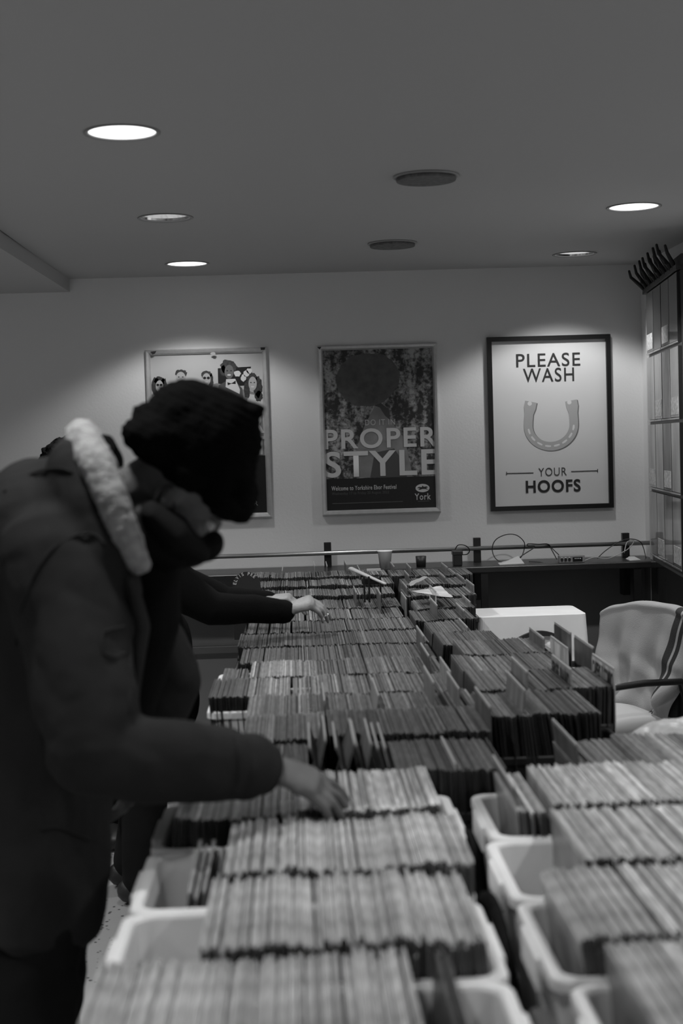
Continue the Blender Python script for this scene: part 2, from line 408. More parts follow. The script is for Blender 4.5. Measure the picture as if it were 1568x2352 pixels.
rect('poster_sheet', .155, .752, 1.29, 2.155, .005, flor, P2)
zt = at(870, 1097, YP).z
hatm = mat('hat_print', .085, .5, noise_amp=.25, noise_scale=25)
flatpoly('printed_shoulder', [(812, 1097), (818, 1030), (838, 975), (862, 930), (885, 932), (900, 970), (930, 1010), (948, 1097)], .0055, mat('shoulder_print', .20, .6, noise_amp=.2, noise_scale=14), P2)
flatpoly('printed_hair', [(855, 930), (870, 922), (892, 940), (896, 965), (884, 955), (872, 936)], .0057, mat('hairprint', .05, .6), P2)
flatpoly('printed_bodice', [(860, 1040), (905, 1030), (925, 1060), (935, 1097), (850, 1097)], .0058, mat('bodice_print', .06, .6), P2)
flatpoly('printed_hat', [(770, 870), (783, 838), (806, 818), (838, 812), (880, 814), (902, 830), (918, 855), (916, 882), (900, 905), (880, 924), (855, 933), (815, 932), (795, 918), (776, 898)], .006, hatm, P2)
rect('printed_band', .155, .752, 1.29, zt, .0062, mat('band_black', .012, .4), P2)
ptext('DO IT IN', 838, 907, 963, 976, .0075, mat('pale_ink', .5, .6), P2)
ptext('PROPER', 744, 1004, 983, 1029, .0075, lettw, P2, bold=.018)
ptext('STYLE', 744, 1007, 1034, 1094, .0075, lettw, P2, bold=.018)
ptext('Welcome to Yorkshire Ebor Festival', 761, 910, 1115, 1125, .0075, lettw, P2, bold=.01)
ptext('Wednesday 17 to Friday 20 August 2022', 762, 893, 1129, 1137, .0075, mat('faint_ink', .10, .6), P2)
flatpoly('small_print', [(763, 1156), (925, 1151), (925, 1152.5), (763, 1157.5)], .0075, MATS['faint_ink'], P2)
flatell('badge', 970, 1121, 16, 9.5, .0075, lettw, P2, rot=-.03)
flatpoly('running_horse', [(957, 1121), (962, 1118), (968, 1119), (970, 1115), (973, 1118), (979, 1117), (983, 1119), (978, 1121), (984, 1125), (977, 1123), (970, 1123), (964, 1125), (960, 1124), (965, 1121)], .008, ink, P2)
ptext('York', 952, 989, 1133, 1148, .0075, lettw, P2, bold=.01)
flatpoly('small_print', [(959, 1151), (985, 1150), (985, 1151.2), (959, 1152.2)], .0075, MATS['faint_ink'], P2)
flatpoly('torn_corner', [(728, 797), (738, 796.5), (734, 803)], .024, ink, P2)

# poster of five people
P1 = empty('framed_poster', (-.45, YP, 1.275), 'silver framed poster of smiling people, behind the man in the knitted hat', 'poster')
frame(P1, -.768, -.128, 1.272, 2.172, .027, .024, silver)
rect('poster_sheet', -.752, -.145, 1.285, 2.158, .005, mat('sky_print', .48, .5, noise_amp=.08, noise_scale=3), P1)
skp = mat('skin_print', .42, .6); skd = mat('skin_dark_print', .13, .6); hrp = mat('hair_print', .035, .6, noise_amp=.6, noise_scale=90); blk = MATS['band_black']; whp = mat('white_print', .62, .6); grp = mat('grey_print', .22, .6)
flatpoly('printed_wall', [(500, 846), (576, 842), (577, 885), (501, 889)], .0053, blk, P1)
rect('printed_band', -.752, -.145, 1.285, at(600, 1046, YP).z, .0053, blk, P1)
flatpoly('printed_dresses', [(346, 905), (372, 908), (420, 900), (498, 880), (600, 905), (608, 1046), (345, 1052)], .0054, grp, P1)
flatpoly('printed_car', [(380, 883), (414, 879), (414, 905), (372, 908)], .0056, mat('car_print', .1, .6), P1)
def face(x, y, rx, ry, hair, sk, glass=0, name='printed_person'):
    for q in hair: flatell('printed_hair', *q, .0060, hrp, P1, rag=.25)
    flatell('printed_face', x, y, rx, ry, .0063, sk, P1)
    if glass == 1:
        for s in (-1, 1): flatell('printed_sunglasses', x+s*rx*.45, y-ry*.2, rx*.38, ry*.22, .0066, blk, P1)
    elif glass == 0:
        for s in (-1, 1): flatell('printed_eye', x+s*rx*.42, y-ry*.15, rx*.18, ry*.08, .0066, blk, P1)
    flatell('printed_smile', x, y+ry*.45, rx*.42, ry*.12, .0066, whp, P1)
flatpoly('printed_shoulders', [(347, 925), (352, 912), (368, 905), (382, 913), (386, 930), (386, 960), (346, 960)], .0058, blk, P1)
flatpoly('printed_neck', [(361, 900), (371, 900), (379, 910), (368, 914), (354, 911)], .0059, skp, P1)
face(366, 887, 8.5, 13.5, [(357, 886, 10, 20), (375, 888, 9, 20), (366, 875, 12, 10)], skp, 1)
face(415, 868, 11, 14, [(415, 858, 14, 9)], skp)
face(474, 871, 9.5, 14, [(474, 862, 13, 10), (484, 875, 6, 16)], skp, 1)
flatpoly('printed_suit', [(502, 885), (518, 876), (541, 876), (556, 892), (560, 930), (500, 930)], .0058, mat('suit_print', .07, .6), P1)
flatpoly('printed_shirt', [(519, 871), (540, 870), (551, 895), (550, 905), (518, 889)], .0060, whp, P1)
face(526, 854, 10.5, 16, [(525, 843, 19, 17), (513, 852, 8, 12)], skd, 0)
flatpoly('printed_bow_tie', [(522, 878), (531, 881), (541, 874), (541, 882), (531, 880), (523, 885)], .0068, blk, P1)
flatpoly('printed_dress', [(565, 925), (573, 905), (592, 908), (603, 920), (604, 950), (572, 950)], .0058, whp, P1)
face(580, 881, 9.5, 16, [(578, 868, 13, 12), (592, 888, 10, 24), (567, 895, 7, 20), (594, 910, 9, 12)], skp, 0)
for q in ((565, 858, 7, 8), (572, 852, 7, 6), (559, 868, 6, 8), (545, 858, 8, 7)): flatell('printed_flower', *q, .0067, whp, P1, rag=.3, n=12)
ptext('R', 578, 607, 951, 995, .0075, lettw, P1, bold=.018)
ptext('T', 572, 622, 1002, 1044, .0075, lettw, P1, bold=.018)
flatell('badge', 581, 1131, 9, 5, .0075, MATS['faint_ink'], P1)
ptext('R', 583, 592, 1150, 1161, .0075, lettw, P1)
for q in ([(345, 808), (359, 806), (356, 812), (350, 815), (348, 811)], [(598, 798), (609, 798), (607, 803), (599, 804)]): flatpoly('tape_scrap', q, .0265, ink, P1)
flatell('tape_scrap', 489, 812, 6, 4, .0265, mat('tape', .4, .5), P1, rag=.4)
for q in (P1, P2, P3):
    sh = [c for c in q.children if c.name.startswith('poster_sheet')][0]
    for c in list(q.children):
        if not c.name.startswith(('frame', 'poster_sheet', 'torn_corner', 'tape_scrap')): c.parent = sh; c.matrix_parent_inverse = Matrix()

# ------------------------------------------------------------------ bar shelf, posts and rail
ZS = 1.005
t = tag(MB().box(FARL, XR-.005, 7.20, YW-.012, ZS-.035, ZS).build('bar_shelf', shelf_m, bevel=.006), 'long dark wall shelf under the metal rail along the back wall', 'shelf')
rl = empty('wall_rail', (.6, 7.44, 1.09), 'long shiny metal rail on dark posts over the wall shelf', 'rail')
za = at(460, 1279, 7.44).z; zb = at(1478, 1248, 7.44).z
zr = (za+zb)/2
mb = MB(); mb.loft([(FARL, 7.44, zr), (XR-.004, 7.44, zr)], [.0115]*2, n=20, round_ends=False); mb.build('rail_tube', steel, rl, smooth=True)
for px in (752, 1095, 1436):
    x = at(px, 1260, 7.47).x
    zt = {752: 1.135, 1095: 1.135, 1436: 1.135}[px]
    MB().box(x-.019, x+.019, 7.455, 7.485, ZS, zt).build('post', black_m, rl, bevel=.002)
    mb = MB(); mb.box(x-.019, x+.019, 7.455, YW-.012, ZS-.2, ZS-.036); mb.build('bracket', black_m, rl, bevel=.002)
    if px == 1436: MB().box(x-.019, x+.019, 7.21, 7.24, ZS-.24, ZS-.036).build('bracket', black_m, rl)
    if px == 1095: MB().box(x-.016, x+.02, 7.21, 7.24, 0, ZS-.036).build('support_leg', black_m, rl)
def cable(pts, r, m, label, name='cable'):
    return tag(tube(name, [at(x, y, Y) for x, y, Y in pts], r, m), label, 'cable', None)
cable([(1045, 1262, 7.42), (1052, 1252, 7.41), (1068, 1253, 7.41), (1078, 1263, 7.42), (1072, 1273, 7.43), (1055, 1273, 7.43), (1045, 1265, 7.43)], .0028, black_m, 'small black cable loop around the rail left of the second post')
cable([(1170, 1297, 7.36), (1140, 1285, 7.38), (1130, 1262, 7.41), (1138, 1240, 7.40), (1162, 1228, 7.40), (1185, 1229, 7.40), (1202, 1243, 7.40), (1204, 1258, 7.42), (1196, 1280, 7.40), (1176, 1296, 7.36)], .0026, black_m, 'large round black cable loop hanging over the rail')
cable([(1176, 1294, 7.36), (1200, 1275, 7.40), (1228, 1256, 7.42), (1212, 1254, 7.415), (1213, 1249, 7.415), (1235, 1250, 7.415), (1258, 1250, 7.42), (1266, 1262, 7.42), (1278, 1284, 7.35)], .0028, black_m, 'black cable knotted over the rail and running to the power strip')
cable([(1258, 1250, 7.43), (1272, 1264, 7.42), (1292, 1283, 7.33)], .0026, black_m, 'short black cable down to the top of the power strip')
cable([(1372, 1282, 7.36), (1390, 1265, 7.41), (1420, 1245, 7.43), (1445, 1238, 7.42), (1468, 1243, 7.42), (1477, 1258, 7.42), (1483, 1282, 7.38)], .0024, black_m, 'black cable slung over the last post on the right')
cable([(1342, 1288, 7.33), (1365, 1280, 7.34), (1395, 1283, 7.34), (1430, 1268, 7.37), (1445, 1258, 7.415), (1456, 1242, 7.42), (1440, 1245, 7.42), (1433, 1270, 7.38)], .0024, mat('pale_cable', .4, .5), 'pale cable from the power strip up over the last post')
cable([(1214, 1290, 7.33), (1240, 1291, 7.33), (1265, 1297, 7.30), (1282, 1299, 7.27)], .0024, black_m, 'thin black cable lying flat on the shelf left of the power strip')
cable([(1380, 1293, 7.3), (1420, 1288, 7.3), (1455, 1286, 7.34), (1480, 1290, 7.3)], .0022, black_m, 'thin black cable lying flat on the shelf by the right corner')
p = at(1284, 1300, 7.26); q = at(1342, 1298, 7.26)
ps = empty('power_strip', (p.x, 7.26, ZS), 'grey power strip with three knobs and a dark display on the shelf', 'power strip')
MB().box(p.x, q.x, 7.25, 7.30, ZS, ZS+.038).build('body', mat('grey_case', .28, .5), ps, bevel=.003)
for k in range(3):
    x = p.x+.012+.0195*k
    mb = MB(); mb.rings([[(x+.007*cos(a*pi/8), y_, ZS+.018+.007*sin(a*pi/8)) for a in range(16)] for y_ in (7.251, 7.243)]); mb.build('knob', black_m, ps)
    MB().box(x-.004, x+.004, 7.246, 7.25, ZS+.026, ZS+.029).build('indicator', mat('indicator', .8, .4), ps)
MB().box(p.x+.068, q.x-.012, 7.248, 7.251, ZS+.006, ZS+.028).build('display', mat('display_black', .006, .15), ps)
for k in range(4): MB().box(p.x+.078+.009*k, p.x+.083+.009*k, 7.2465, 7.2485, ZS+.019, ZS+.023).build('indicator', MATS['indicator'], ps)
def wedge(label, px, dx, h=.035):
    a = at(px, 1298, 7.34)
    mb = MB(); mb.add([(a.x, 7.24, ZS), (a.x+dx, 7.26, ZS), (a.x+dx*1.1, 7.40, ZS), (a.x+.01, 7.38, ZS), (a.x, 7.24, ZS+.003), (a.x+dx, 7.26, ZS+.004), (a.x+dx*.9, 7.37, ZS+h), (a.x+dx*.5, 7.38, ZS+.012)],
                  [(0,3,2,1),(4,5,6,7),(0,1,5,4),(1,2,6,5),(2,3,7,6),(3,0,4,7)])
    return tag(mb.build('paper_slip', mat('slip', .5, .7)), label, 'paper')
wedge('curled white paper slip on the shelf beneath the big cable loop', 1141, .13)
wedge('small white paper slip on the shelf under the last post', 1436, .06, .012)
# dark boxes on the shelf behind the far records
a = at(1051, 1305, 7.3)
bx = empty('small_box', (a.x, 7.3, ZS), 'small black box on the shelf left of the second post', 'box')
MB().box(a.x-.025, a.x+.022, 7.27, 7.33, ZS, ZS+.07).build('body', blackpl, bx, bevel=.006); MB().box(a.x-.028, a.x+.025, 7.267, 7.333, ZS+.055, ZS+.078).build('lid', blackpl, bx, bevel=.004)
a = at(967, 1310, 7.3)
bx = empty('cup', (a.x, 7.3, ZS), 'black cup standing on the shelf behind the far records', 'cup')
mb = MB(); mb.rings([[(a.x+r*cos(k*pi/12), 7.3+r*sin(k*pi/12), z) for k in range(24)] for r, z in ((.024, ZS), (.028, ZS+.055), (.025, ZS+.055), (.021, ZS+.006))]); mb.build('cup_body', blackpl, bx, smooth=True)
# plastic cup
a = at(885, 1312, 7.24); zc0 = ZS
cupm = mat('frosted_cup_plastic', .9, .4)
cp = empty('plastic_cup', (a.x, 7.25, zc0), 'translucent plastic cup standing on the wall shelf', 'cup')
R_ = lambda r, z: [(a.x+r*cos(k*pi/16), 7.25+r*sin(k*pi/16), z) for k in range(32)]
mb = MB(); mb.rings([R_(.001, zc0+.002), R_(.027, zc0), R_(.036, zc0+.088), R_(.039, zc0+.090), R_(.039, zc0+.093), R_(.035, zc0+.092), R_(.026, zc0+.004), R_(.001, zc0+.004)], caps=False); mb.build('cup_wall', cupm, cp, smooth=True)
mb = MB(); mb.rings([R_(.024, zc0+.006), R_(.0325, zc0+.066)]); mb.build('drink', mat('milky_drink', .7, .4), cp, smooth=True)

# ------------------------------------------------------------------ hanging record display on the right
A0 = Vector((1.805, 7.16, 0)); A1 = Vector((1.695, 6.15, 0)); dv = (A1-A0).normalized(); nv = Vector((-dv.y, dv.x, 0))
if nv.x > 0: nv = -nv
Ln = (A1-A0).length
def slab(mb, s0, s1, z0, z1, d0, d1):
    ps_ = [A0+dv*s+nv*d for s, d in ((s0, d0), (s1, d0), (s1, d1), (s0, d1))]
    return mb.add([(p.x, p.y, z) for z in (z0, z1) for p in ps_], [(0,3,2,1),(4,5,6,7),(0,1,5,4),(1,2,6,5),(2,3,7,6),(3,0,4,7)])
db = empty('display_board', (A0.x, A0.y, 0), 'dark upright board on the right carrying rows of clear record pockets', 'display board')
mb = MB(); slab(mb, 0, Ln, 0, 2.36, -.03, 0); mb.build('back_panel', mat('board_dark', .03, .4), db)
mb = MB(); slab(mb, .01, Ln, .05, 1.02, .0, .012); mb.build('lower_panel', mat('glossy_black_panel', .02, .12, coat=.6), db)
clr = mat('pocket_plastic', .30, .18, noise_amp=.3, noise_scale=8, coat=.8)
vals = [.16, .20, .22, .16, .08, .18, .24, .20, .07, .22, .20, .15, .09, .16, .25, .2]
rows = [(2.05, 2.355), (1.715, 2.035), (1.38, 1.70), (1.045, 1.365)]
rn = ['top', 'second', 'third', 'bottom']; cn = ['farthest', 'second', 'third', 'nearest']
for c_ in range(4):
    for r_ in range(4):
        s0 = .012+c_*.245+random.uniform(-.003, .003); s1 = s0+.228; z0, z1 = rows[r_]
        ctr_ = A0+dv*((s0+s1)/2)
        t = empty('pocketed_record', (ctr_.x, ctr_.y, z0), 'record in a clear plastic pocket, %s row, %s column from the back wall' % (rn[r_], cn[c_]), 'record', 'records in the pockets of the display board')
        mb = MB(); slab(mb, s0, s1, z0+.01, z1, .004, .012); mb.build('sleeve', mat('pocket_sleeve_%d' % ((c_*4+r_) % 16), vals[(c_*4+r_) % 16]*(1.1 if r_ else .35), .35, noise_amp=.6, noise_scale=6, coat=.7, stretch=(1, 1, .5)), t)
        mb = MB(); slab(mb, s0-.003, s1+.003, z0, z0+.007, .003, .016); mb.build('pocket_lip', mat('pocket_lip', .30, .3, coat=.6), t)
        if (c_+r_) % 2 == 0: mb = MB(); slab(mb, s0+.015, s1-.02, z0+.022, z0+.10, .012, .014); mb.build('price_label', mat('price_label', .5, .6, noise_amp=.4, noise_scale=70), t.children[0])
        mb = MB(); slab(mb, s1+.004, s1+(.012 if c_ == 0 else .007), z0, z1, .0, .012); mb.build('pocket_seam', black_m, t)
hk = empty('coat_rack', (A0.x, A0.y, 2.36), 'dark coat rack with long upright hooks above the record pockets', 'coat rack')
mb = MB(); slab(mb, -.06, Ln, 2.362, 2.385, -.02, .02); mb.build('rack_bar', black_m, hk)
mb = MB(); slab(mb, -.04, Ln, 2.385, 2.43, -.012, -.002); mb.build('rack_plate', mat('rack_plate', .03, .5), hk)
for k in range(13):
    s = -.02+k*.078
    b0 = A0+dv*s+nv*.01; lean = .05 if k % 2 else .03
    b1 = b0+nv*(lean if k else .07)-dv*(.01+.02*(k % 3)); h = .105 if k % 2 == 0 else .125
    mb = MB(); mb.loft([Vector((b0.x, b0.y, 2.375)), Vector(((b0.x*.7+b1.x*.3), b0.y, 2.40)), Vector((b1.x, b1.y, 2.375+h*.7)), Vector((b1.x, b1.y, 2.375+h))+nv*.008], [(.007, .009), (.0075, .011), (.007, .008), (.0055, .006)], n=10); mb.build('hook', black_m, hk, smooth=True)
    if k % 2:
        mb = MB(); mb.loft([Vector((b0.x, b0.y, 2.395)), Vector((b0.x, b0.y, 2.41))+nv*.03, Vector((b0.x, b0.y, 2.435))+nv*.035], [.006, .006, .004], n=8); mb.build('hook', black_m, hk, smooth=True)

# ------------------------------------------------------------------ tables
def table(x0, x1, y0, y1, zt, label):
    t = empty('folding_table', ((x0+x1)/2, (y0+y1)/2, 0), label, 'table')
    MB().box(x0, x1, y0, y1, zt-.03, zt).build('tabletop', table_m, t, bevel=.004)
    for x in (x0+.05, x1-.05):
        for y in (y0+.12, y1-.12):
            mb = MB(); mb.loft([(x, y, 0.005), (x, y, zt-.03)], [.0145]*2, n=12, round_ends=False); mb.build('leg', black_m, t, smooth=True)
    for y in (y0+.12, y1-.12):
        mb = MB(); mb.loft([(x0+.05, y, .18), (x1-.05, y, .18)], [.01]*2, n=10, round_ends=False); mb.build('stretcher', black_m, t, smooth=True)
ZT = .645
table(-.25, .27, 1.15, 3.12, ZT, 'dark table under the nearest white crates on the left')
table(.335, .93, 1.15, 3.25, ZT, 'dark table under the nearest white crates on the right')
table(-.22, .40, 3.14, 5.14, ZT, 'dark table under the middle crates beside the two browsing men')
table(.45, .92, 3.36, 5.14, ZT, 'dark table under the middle crates beside the white plastic bag')
table(-.24, .84, 5.16, 7.16, ZT, 'dark table under the farthest crates by the back wall')

# ------------------------------------------------------------------ crates
def rr(x0, x1, y0, y1, z, r, n=5):
    out = []
    for cx, cy, a0 in ((x1-r, y1-r, 0), (x0+r, y1-r, 90), (x0+r, y0+r, 180), (x1-r, y0+r, 270)):
        for k in range(n+1):
            a = radians(a0+90*k/n); out.append((cx+r*cos(a), cy+r*sin(a), z))
    return out
def crate(x0, x1, y0, y1, zb, zt, m, label, group, flange=.016, taper=.018, lugs=True, flip=False):
    t = empty('record_crate' if not flip else 'upturned_crate', ((x0+x1)/2, (y0+y1)/2, zb), label, 'crate', group)
    f = flange; q = taper; zz = (lambda z: zb+zt-z) if flip else (lambda z: z)
    ix0, ix1, iy0, iy1 = x0+f, x1-f, y0+f*.6, y1-f*.6
    R = .03
    rs = [rr(ix0+q, ix1-q, iy0+q*.4, iy1-q*.4, zz(zb), R), rr(ix0, ix1, iy0, iy1, zz(zt-.022), R), rr(x0, x1, y0, y1, zz(zt-.02), R), rr(x0, x1, y0, y1, zz(zt-.004), R),
          rr(x0+.003, x1-.003, y0+.003, y1-.003, zz(zt), R), rr(ix0+.002, ix1-.002, iy0+.002, iy1-.002, zz(zt), R), rr(ix0+.006, ix1-.006, iy0+.005, iy1-.005, zz(zt-.006), R),
          rr(ix0+q+.004, ix1-q-.004, iy0+q*.4+.004, iy1-q*.4-.004, zz(zb+.005), R)]
    mb = MB(); mb.rings(rs); mb.build('tub', m, t, smooth=False, bevel=.0015)
    if lugs:
        for s, xx in ((-1, x0), (1, x1)):
            ym = (y0+y1)/2
            mb = MB(); mb.box(xx-.004 if s > 0 else xx-.006, xx+.006 if s > 0 else xx+.004, ym-.07, ym+.07, *sorted((zz(zt-.055), zz(zt-.004))))
            mb.build('handle', m, t, bevel=.004)
    return t
# near white crates; name, x0, x1, y front, pitch .338
WH = [(-.285, .268, 1.535, 'white crate nearest the camera on the left, half its width empty'),
      (-.29, .270, 1.873, 'second white crate from the camera on the left, empty at its left end'),
      (-.285, .268, 2.212, 'third white crate from the camera on the left, under the man\'s hand'),
      (-.285, .294, 2.551, 'white crate on the left that the man is reaching into'),
      (.338, .88, 1.512, 'white crate nearest the camera on the right'),
      (.322, .88, 1.858, 'second white crate from the camera on the right, with a dark sleeve at its left'),
      (.320, .88, 2.200, 'third white crate from the camera on the right, empty at its left end'),
      (.336, .88, 2.545, 'farthest white crate on the right, before the dark record fronts')]
for x0, x1, y0, lab in WH:
    crate(x0, x1, y0, y0+.333, ZT, .925, white_plastic if x0 < 0 else white_plastic2, lab, 'white crates nearest the camera')
BC = []
rowsAB = [2.905, 3.222, 3.542, 3.862, 4.20, 4.54, 4.88, 5.22, 5.56, 5.90, 6.24, 6.56, 6.86]
ordn = ['first', 'second', 'third', 'fourth', 'fifth', 'sixth', 'seventh', 'eighth', 'ninth', 'tenth', 'eleventh', 'twelfth', 'last']
zAB = [.972, .986, .970, .967, .966, .957, .960, .962, .963, .968, .985, 1.0, 1.012]
for i, y in enumerate(rowsAB):
    z = zAB[i]-.09
    xs = -.155 if i < 3 else (-.262 if i < 5 else -.235)
    wh = i in (3, 4)
    crate(xs, .098, y-.008, y+.312, ZT, z if not wh else .93, white_plastic2 if wh else blackpl,
          ('white crate at the left end of the %s row behind the white crates' if wh else 'black crate at the left end of the %s row behind the white crates') % ordn[i], 'crates in the middle of the tables', flange=.008 if not wh else .012, taper=.006, lugs=False)
    crate(.102, .438, y-.008, y+.312, ZT, z, blackpl, 'black crate second from the left in the %s row behind the white crates' % ordn[i], 'crates in the middle of the tables', flange=.008, taper=.006, lugs=False)
rowsC = [3.405, 3.735, 4.065, 4.39, 4.73, 5.07, 5.41, 5.75, 6.09, 6.43, 6.77]
ordc = ['nearest', 'second', 'third', 'fourth', 'fifth', 'sixth', 'seventh', 'eighth', 'ninth', 'tenth', 'last']
xC = [.80, .828, .81, .80, .70, .62, .68, .72, .77, .80, .845]
zC = [.98, .985, .98, .982, .965, .965, .968, .972, .985, 1.0, 1.01]
for i, y in enumerate(rowsC):
    crate(.444, max(xC[i]+.01, .78) if i < 4 else xC[i]+.01, y-.008, y+.312, ZT, zC[i]-.10, blackpl, 'black crate with divider cards in the right column, %s one from the camera' % ordc[i], 'crates in the right column', flange=.008, taper=.006, lugs=False)
crate(.56, .90, 2.888, 3.208, ZT, .87, blackpl, 'black crate behind the farthest white crate on the right', 'crates in the middle of the tables', flange=.008, taper=.006, lugs=False)

# ------------------------------------------------------------------ records
def sleeve_profile(t, h):
    return [(-t/2, 0), (t/2, 0), (t/2, h*.965), (t*.56, h), (t*.2, h), (0, h-.003), (-t*.2, h), (-t*.56, h), (-t/2, h*.965)]
def sleeve_verts(X, Y, Z, t, h, d, a, mbv, yj=0):
    pr = sleeve_profile(t, h); ca, sa = cos(a), sin(a); out = []
    for y in (Y, Y+d):
        for x, z in pr: out.append((X+x*ca+z*sa, y, Z-x*sa+z*ca))
    return out
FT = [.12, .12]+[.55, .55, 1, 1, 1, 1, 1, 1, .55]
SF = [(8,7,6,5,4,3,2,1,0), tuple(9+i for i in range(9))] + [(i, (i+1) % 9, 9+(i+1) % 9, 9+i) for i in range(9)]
class Bulk: v = []; f = []; t = []
def tone_walk(mean, spread, soft=False):
    st = {'a': mean}
    def f(u):
        s = noise.noise(Vector((u*14, mean*31, 3)))*.9 + noise.noise(Vector((u*55, mean*11, 9)))*.5
        base = mean*(1+spread*s)
        r = random.random()
        if soft: return min(.92, base*random.uniform(.9, 1.1)*(.6 if r < .05 else 1))
        if r < .07: base *= 1.8
        elif r < .2: base *= .5
        return min(.92, max(.02, base*random.uniform(.8, 1.2)))
    return f
def lean_field(seed, amp):
    return lambda u: radians(amp)*noise.noise(Vector((u*5.5, seed*7.7, 1.3)))*2
def bulk_row(x0, x1, Y, ztop, mean, spread=.6, amp=5, seed=0, bias=0, pitch=.0038, hj=.008, depth=.312):
    tf = tone_walk(mean, spread); lf = lean_field(seed+Y, amp); x = x0
    while x < x1:
        a = lf(x)+radians(bias)+radians(random.uniform(-.5, .5)); h = .312+random.uniform(-hj, hj*.5)
        cx = x-sin(a)*h*.5
        if cx < x0-.05: cx = x0
        z0 = ztop-h*cos(a)+random.uniform(-.003, .002)+.007*noise.noise(Vector((x*9, Y*5, 7)))
        b0 = len(Bulk.v); Bulk.v += sleeve_verts(cx, Y+random.choice((-.010, -.003, 0, .003, .006, .010))+random.uniform(-.002, .002), z0, pitch*random.uniform(.6, .95), h, depth, a, None)
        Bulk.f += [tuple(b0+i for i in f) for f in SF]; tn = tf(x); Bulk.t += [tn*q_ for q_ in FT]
        x += pitch*random.uniform(.9, 1.15)
        if random.random() < .02: x += .006
VAR = []
for k in range(8):
    mb = MB(); pr = sleeve_profile(.0046, .312)
    yo = random.uniform(-.003, .003)
    for y in (yo, yo+.02, .295, .308+yo):
        sq = 1 if .01 < y < .3 else .75
        mb.v += [(x*sq, y, z-(0 if sq == 1 else .0015)) for x, z in pr]
    mb.f += [(8,7,6,5,4,3,2,1,0), tuple(27+i for i in range(9))]+[(r*9+i, r*9+(i+1) % 9, (r+1)*9+(i+1) % 9, (r+1)*9+i) for r in range(3) for i in range(9)]
    mb.m = [0]*len(mb.f)
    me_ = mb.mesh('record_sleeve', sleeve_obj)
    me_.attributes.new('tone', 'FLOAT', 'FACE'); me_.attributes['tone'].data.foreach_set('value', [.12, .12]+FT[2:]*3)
    VAR.append(me_)
NIND = 0
def ind_row(x0, x1, Y, ztop, mean, label, group, spread=.22, amp=5, seed=0, bias=0, pitch=.0048):
    global NIND
    tf = tone_walk(mean, spread, True); lf = lean_field(seed+Y, amp); x = x0
    while x < x1:
        a = lf(x)+radians(bias)+radians(random.uniform(-.8, .8))
        o = bpy.data.objects.new('record_sleeve', random.choice(VAR)); C.objects.link(o)
        h = .312
        o.location = (x-sin(a)*h*.5, Y+random.uniform(-.008, .009), ztop-h*cos(a)+random.uniform(-.008, .003)-(.014 if random.random() < .07 else 0)+.008*noise.noise(Vector((x*8, Y*5, 7))))
        o.rotation_euler = (random.uniform(-.004, .004), a, random.uniform(-.006, .006))
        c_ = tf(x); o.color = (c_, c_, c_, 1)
        tag(o, label, 'record', group); NIND += 1
        x += pitch*random.uniform(.9, 1.12)
ZR = .980
ind_row(-.262, .128, 1.555, ZR-.004, .62, 'pale worn record sleeve packed upright in the white crate nearest the camera on the left', 'records in the nearest left crate', bias=2)
ind_row(.150, .165, 1.555, ZR-.012, .12, 'dark record sleeve leaning at the open right end of the nearest left crate', 'dark sleeves leaning in the nearest left crate', bias=6, pitch=.012)
ind_row(-.140, .252, 1.888, ZR, .64, 'pale record sleeve packed upright in the second white crate on the left', 'records in the second left crate', bias=1)
ind_row(-.135, .262, 2.228, ZR, .64, 'pale record sleeve packed upright in the third white crate on the left', 'records in the third left crate', bias=0)
ind_row(-.205, -.165, 2.228, ZR-.03, .5, 'sleeve leaning apart at the left end of the third white crate', 'sleeves leaning at the left end of the third left crate', pitch=.012, bias=8)
ind_row(.385, .500, 1.872, ZR, .52, 'record sleeve leaning in the second white crate on the right', 'records in the second right crate', bias=-4)
ind_row(.400, .470, 1.528, ZR, .55, 'record sleeve leaning in the white crate nearest the camera on the right', 'records in the nearest right crate', bias=-4)
# everything farther away or out of frame
bulk_row(.50, .855, 1.872, ZR, .5, bias=-3); bulk_row(.47, .855, 1.528, ZR, .5, bias=-3)
bulk_row(.445, .855, 2.214, ZR, .55, spread=.3, bias=-3, pitch=.0044); bulk_row(.455, .86, 2.558, ZR, .55, spread=.3, bias=-2, pitch=.0044)
bulk_row(.400, .452, 2.558, ZR-.012, .45, spread=.4, bias=-8, pitch=.006)
bulk_row(-.25, -.02, 2.566, ZR-.004, .30, amp=6, pitch=.0044); bulk_row(-.02, .255, 2.566, ZR+.002, .85, spread=.08, bias=0, pitch=.0048, hj=.004)
bulk_row(-.14, .02, 2.905, zAB[0], .16, amp=5); bulk_row(.135, .20, 2.905, zAB[0], .14, amp=10, pitch=.008); bulk_row(.20, .432, 2.905, zAB[0], .13, amp=4, spread=.4)
bulk_row(-.142, .05, 3.222, zAB[1]-.006, .20, amp=6); bulk_row(.06, .425, 3.222, zAB[1], .13, amp=2, spread=.3)
bulk_row(-.142, .43, 3.542, zAB[2], .22, amp=8)
bulk_row(-.245, -.14, 3.862, zAB[3], .14, amp=6); bulk_row(-.14, .10, 3.862, zAB[3], .32, amp=5); bulk_row(.10, .43, 3.862, zAB[3], .20, amp=9)
bulk_row(-.245, -.17, 4.20, zAB[4]-.02, .20); bulk_row(-.16, .06, 4.20, zAB[4], .38, amp=5); bulk_row(.06, .43, 4.20, zAB[4], .20, amp=6)
for i in range(5, 13):
    x0 = (-.21, -.2, -.19, -.215, -.225, -.23, -.235, -.22)[i-5]
    bulk_row(x0, .43, rowsAB[i]-.002, zAB[i], depth=.330 if i < 10 else .296, mean= (.19, .17, .18, .22, .21, .24, .26, .27)[i-5], amp=6, spread=.5)
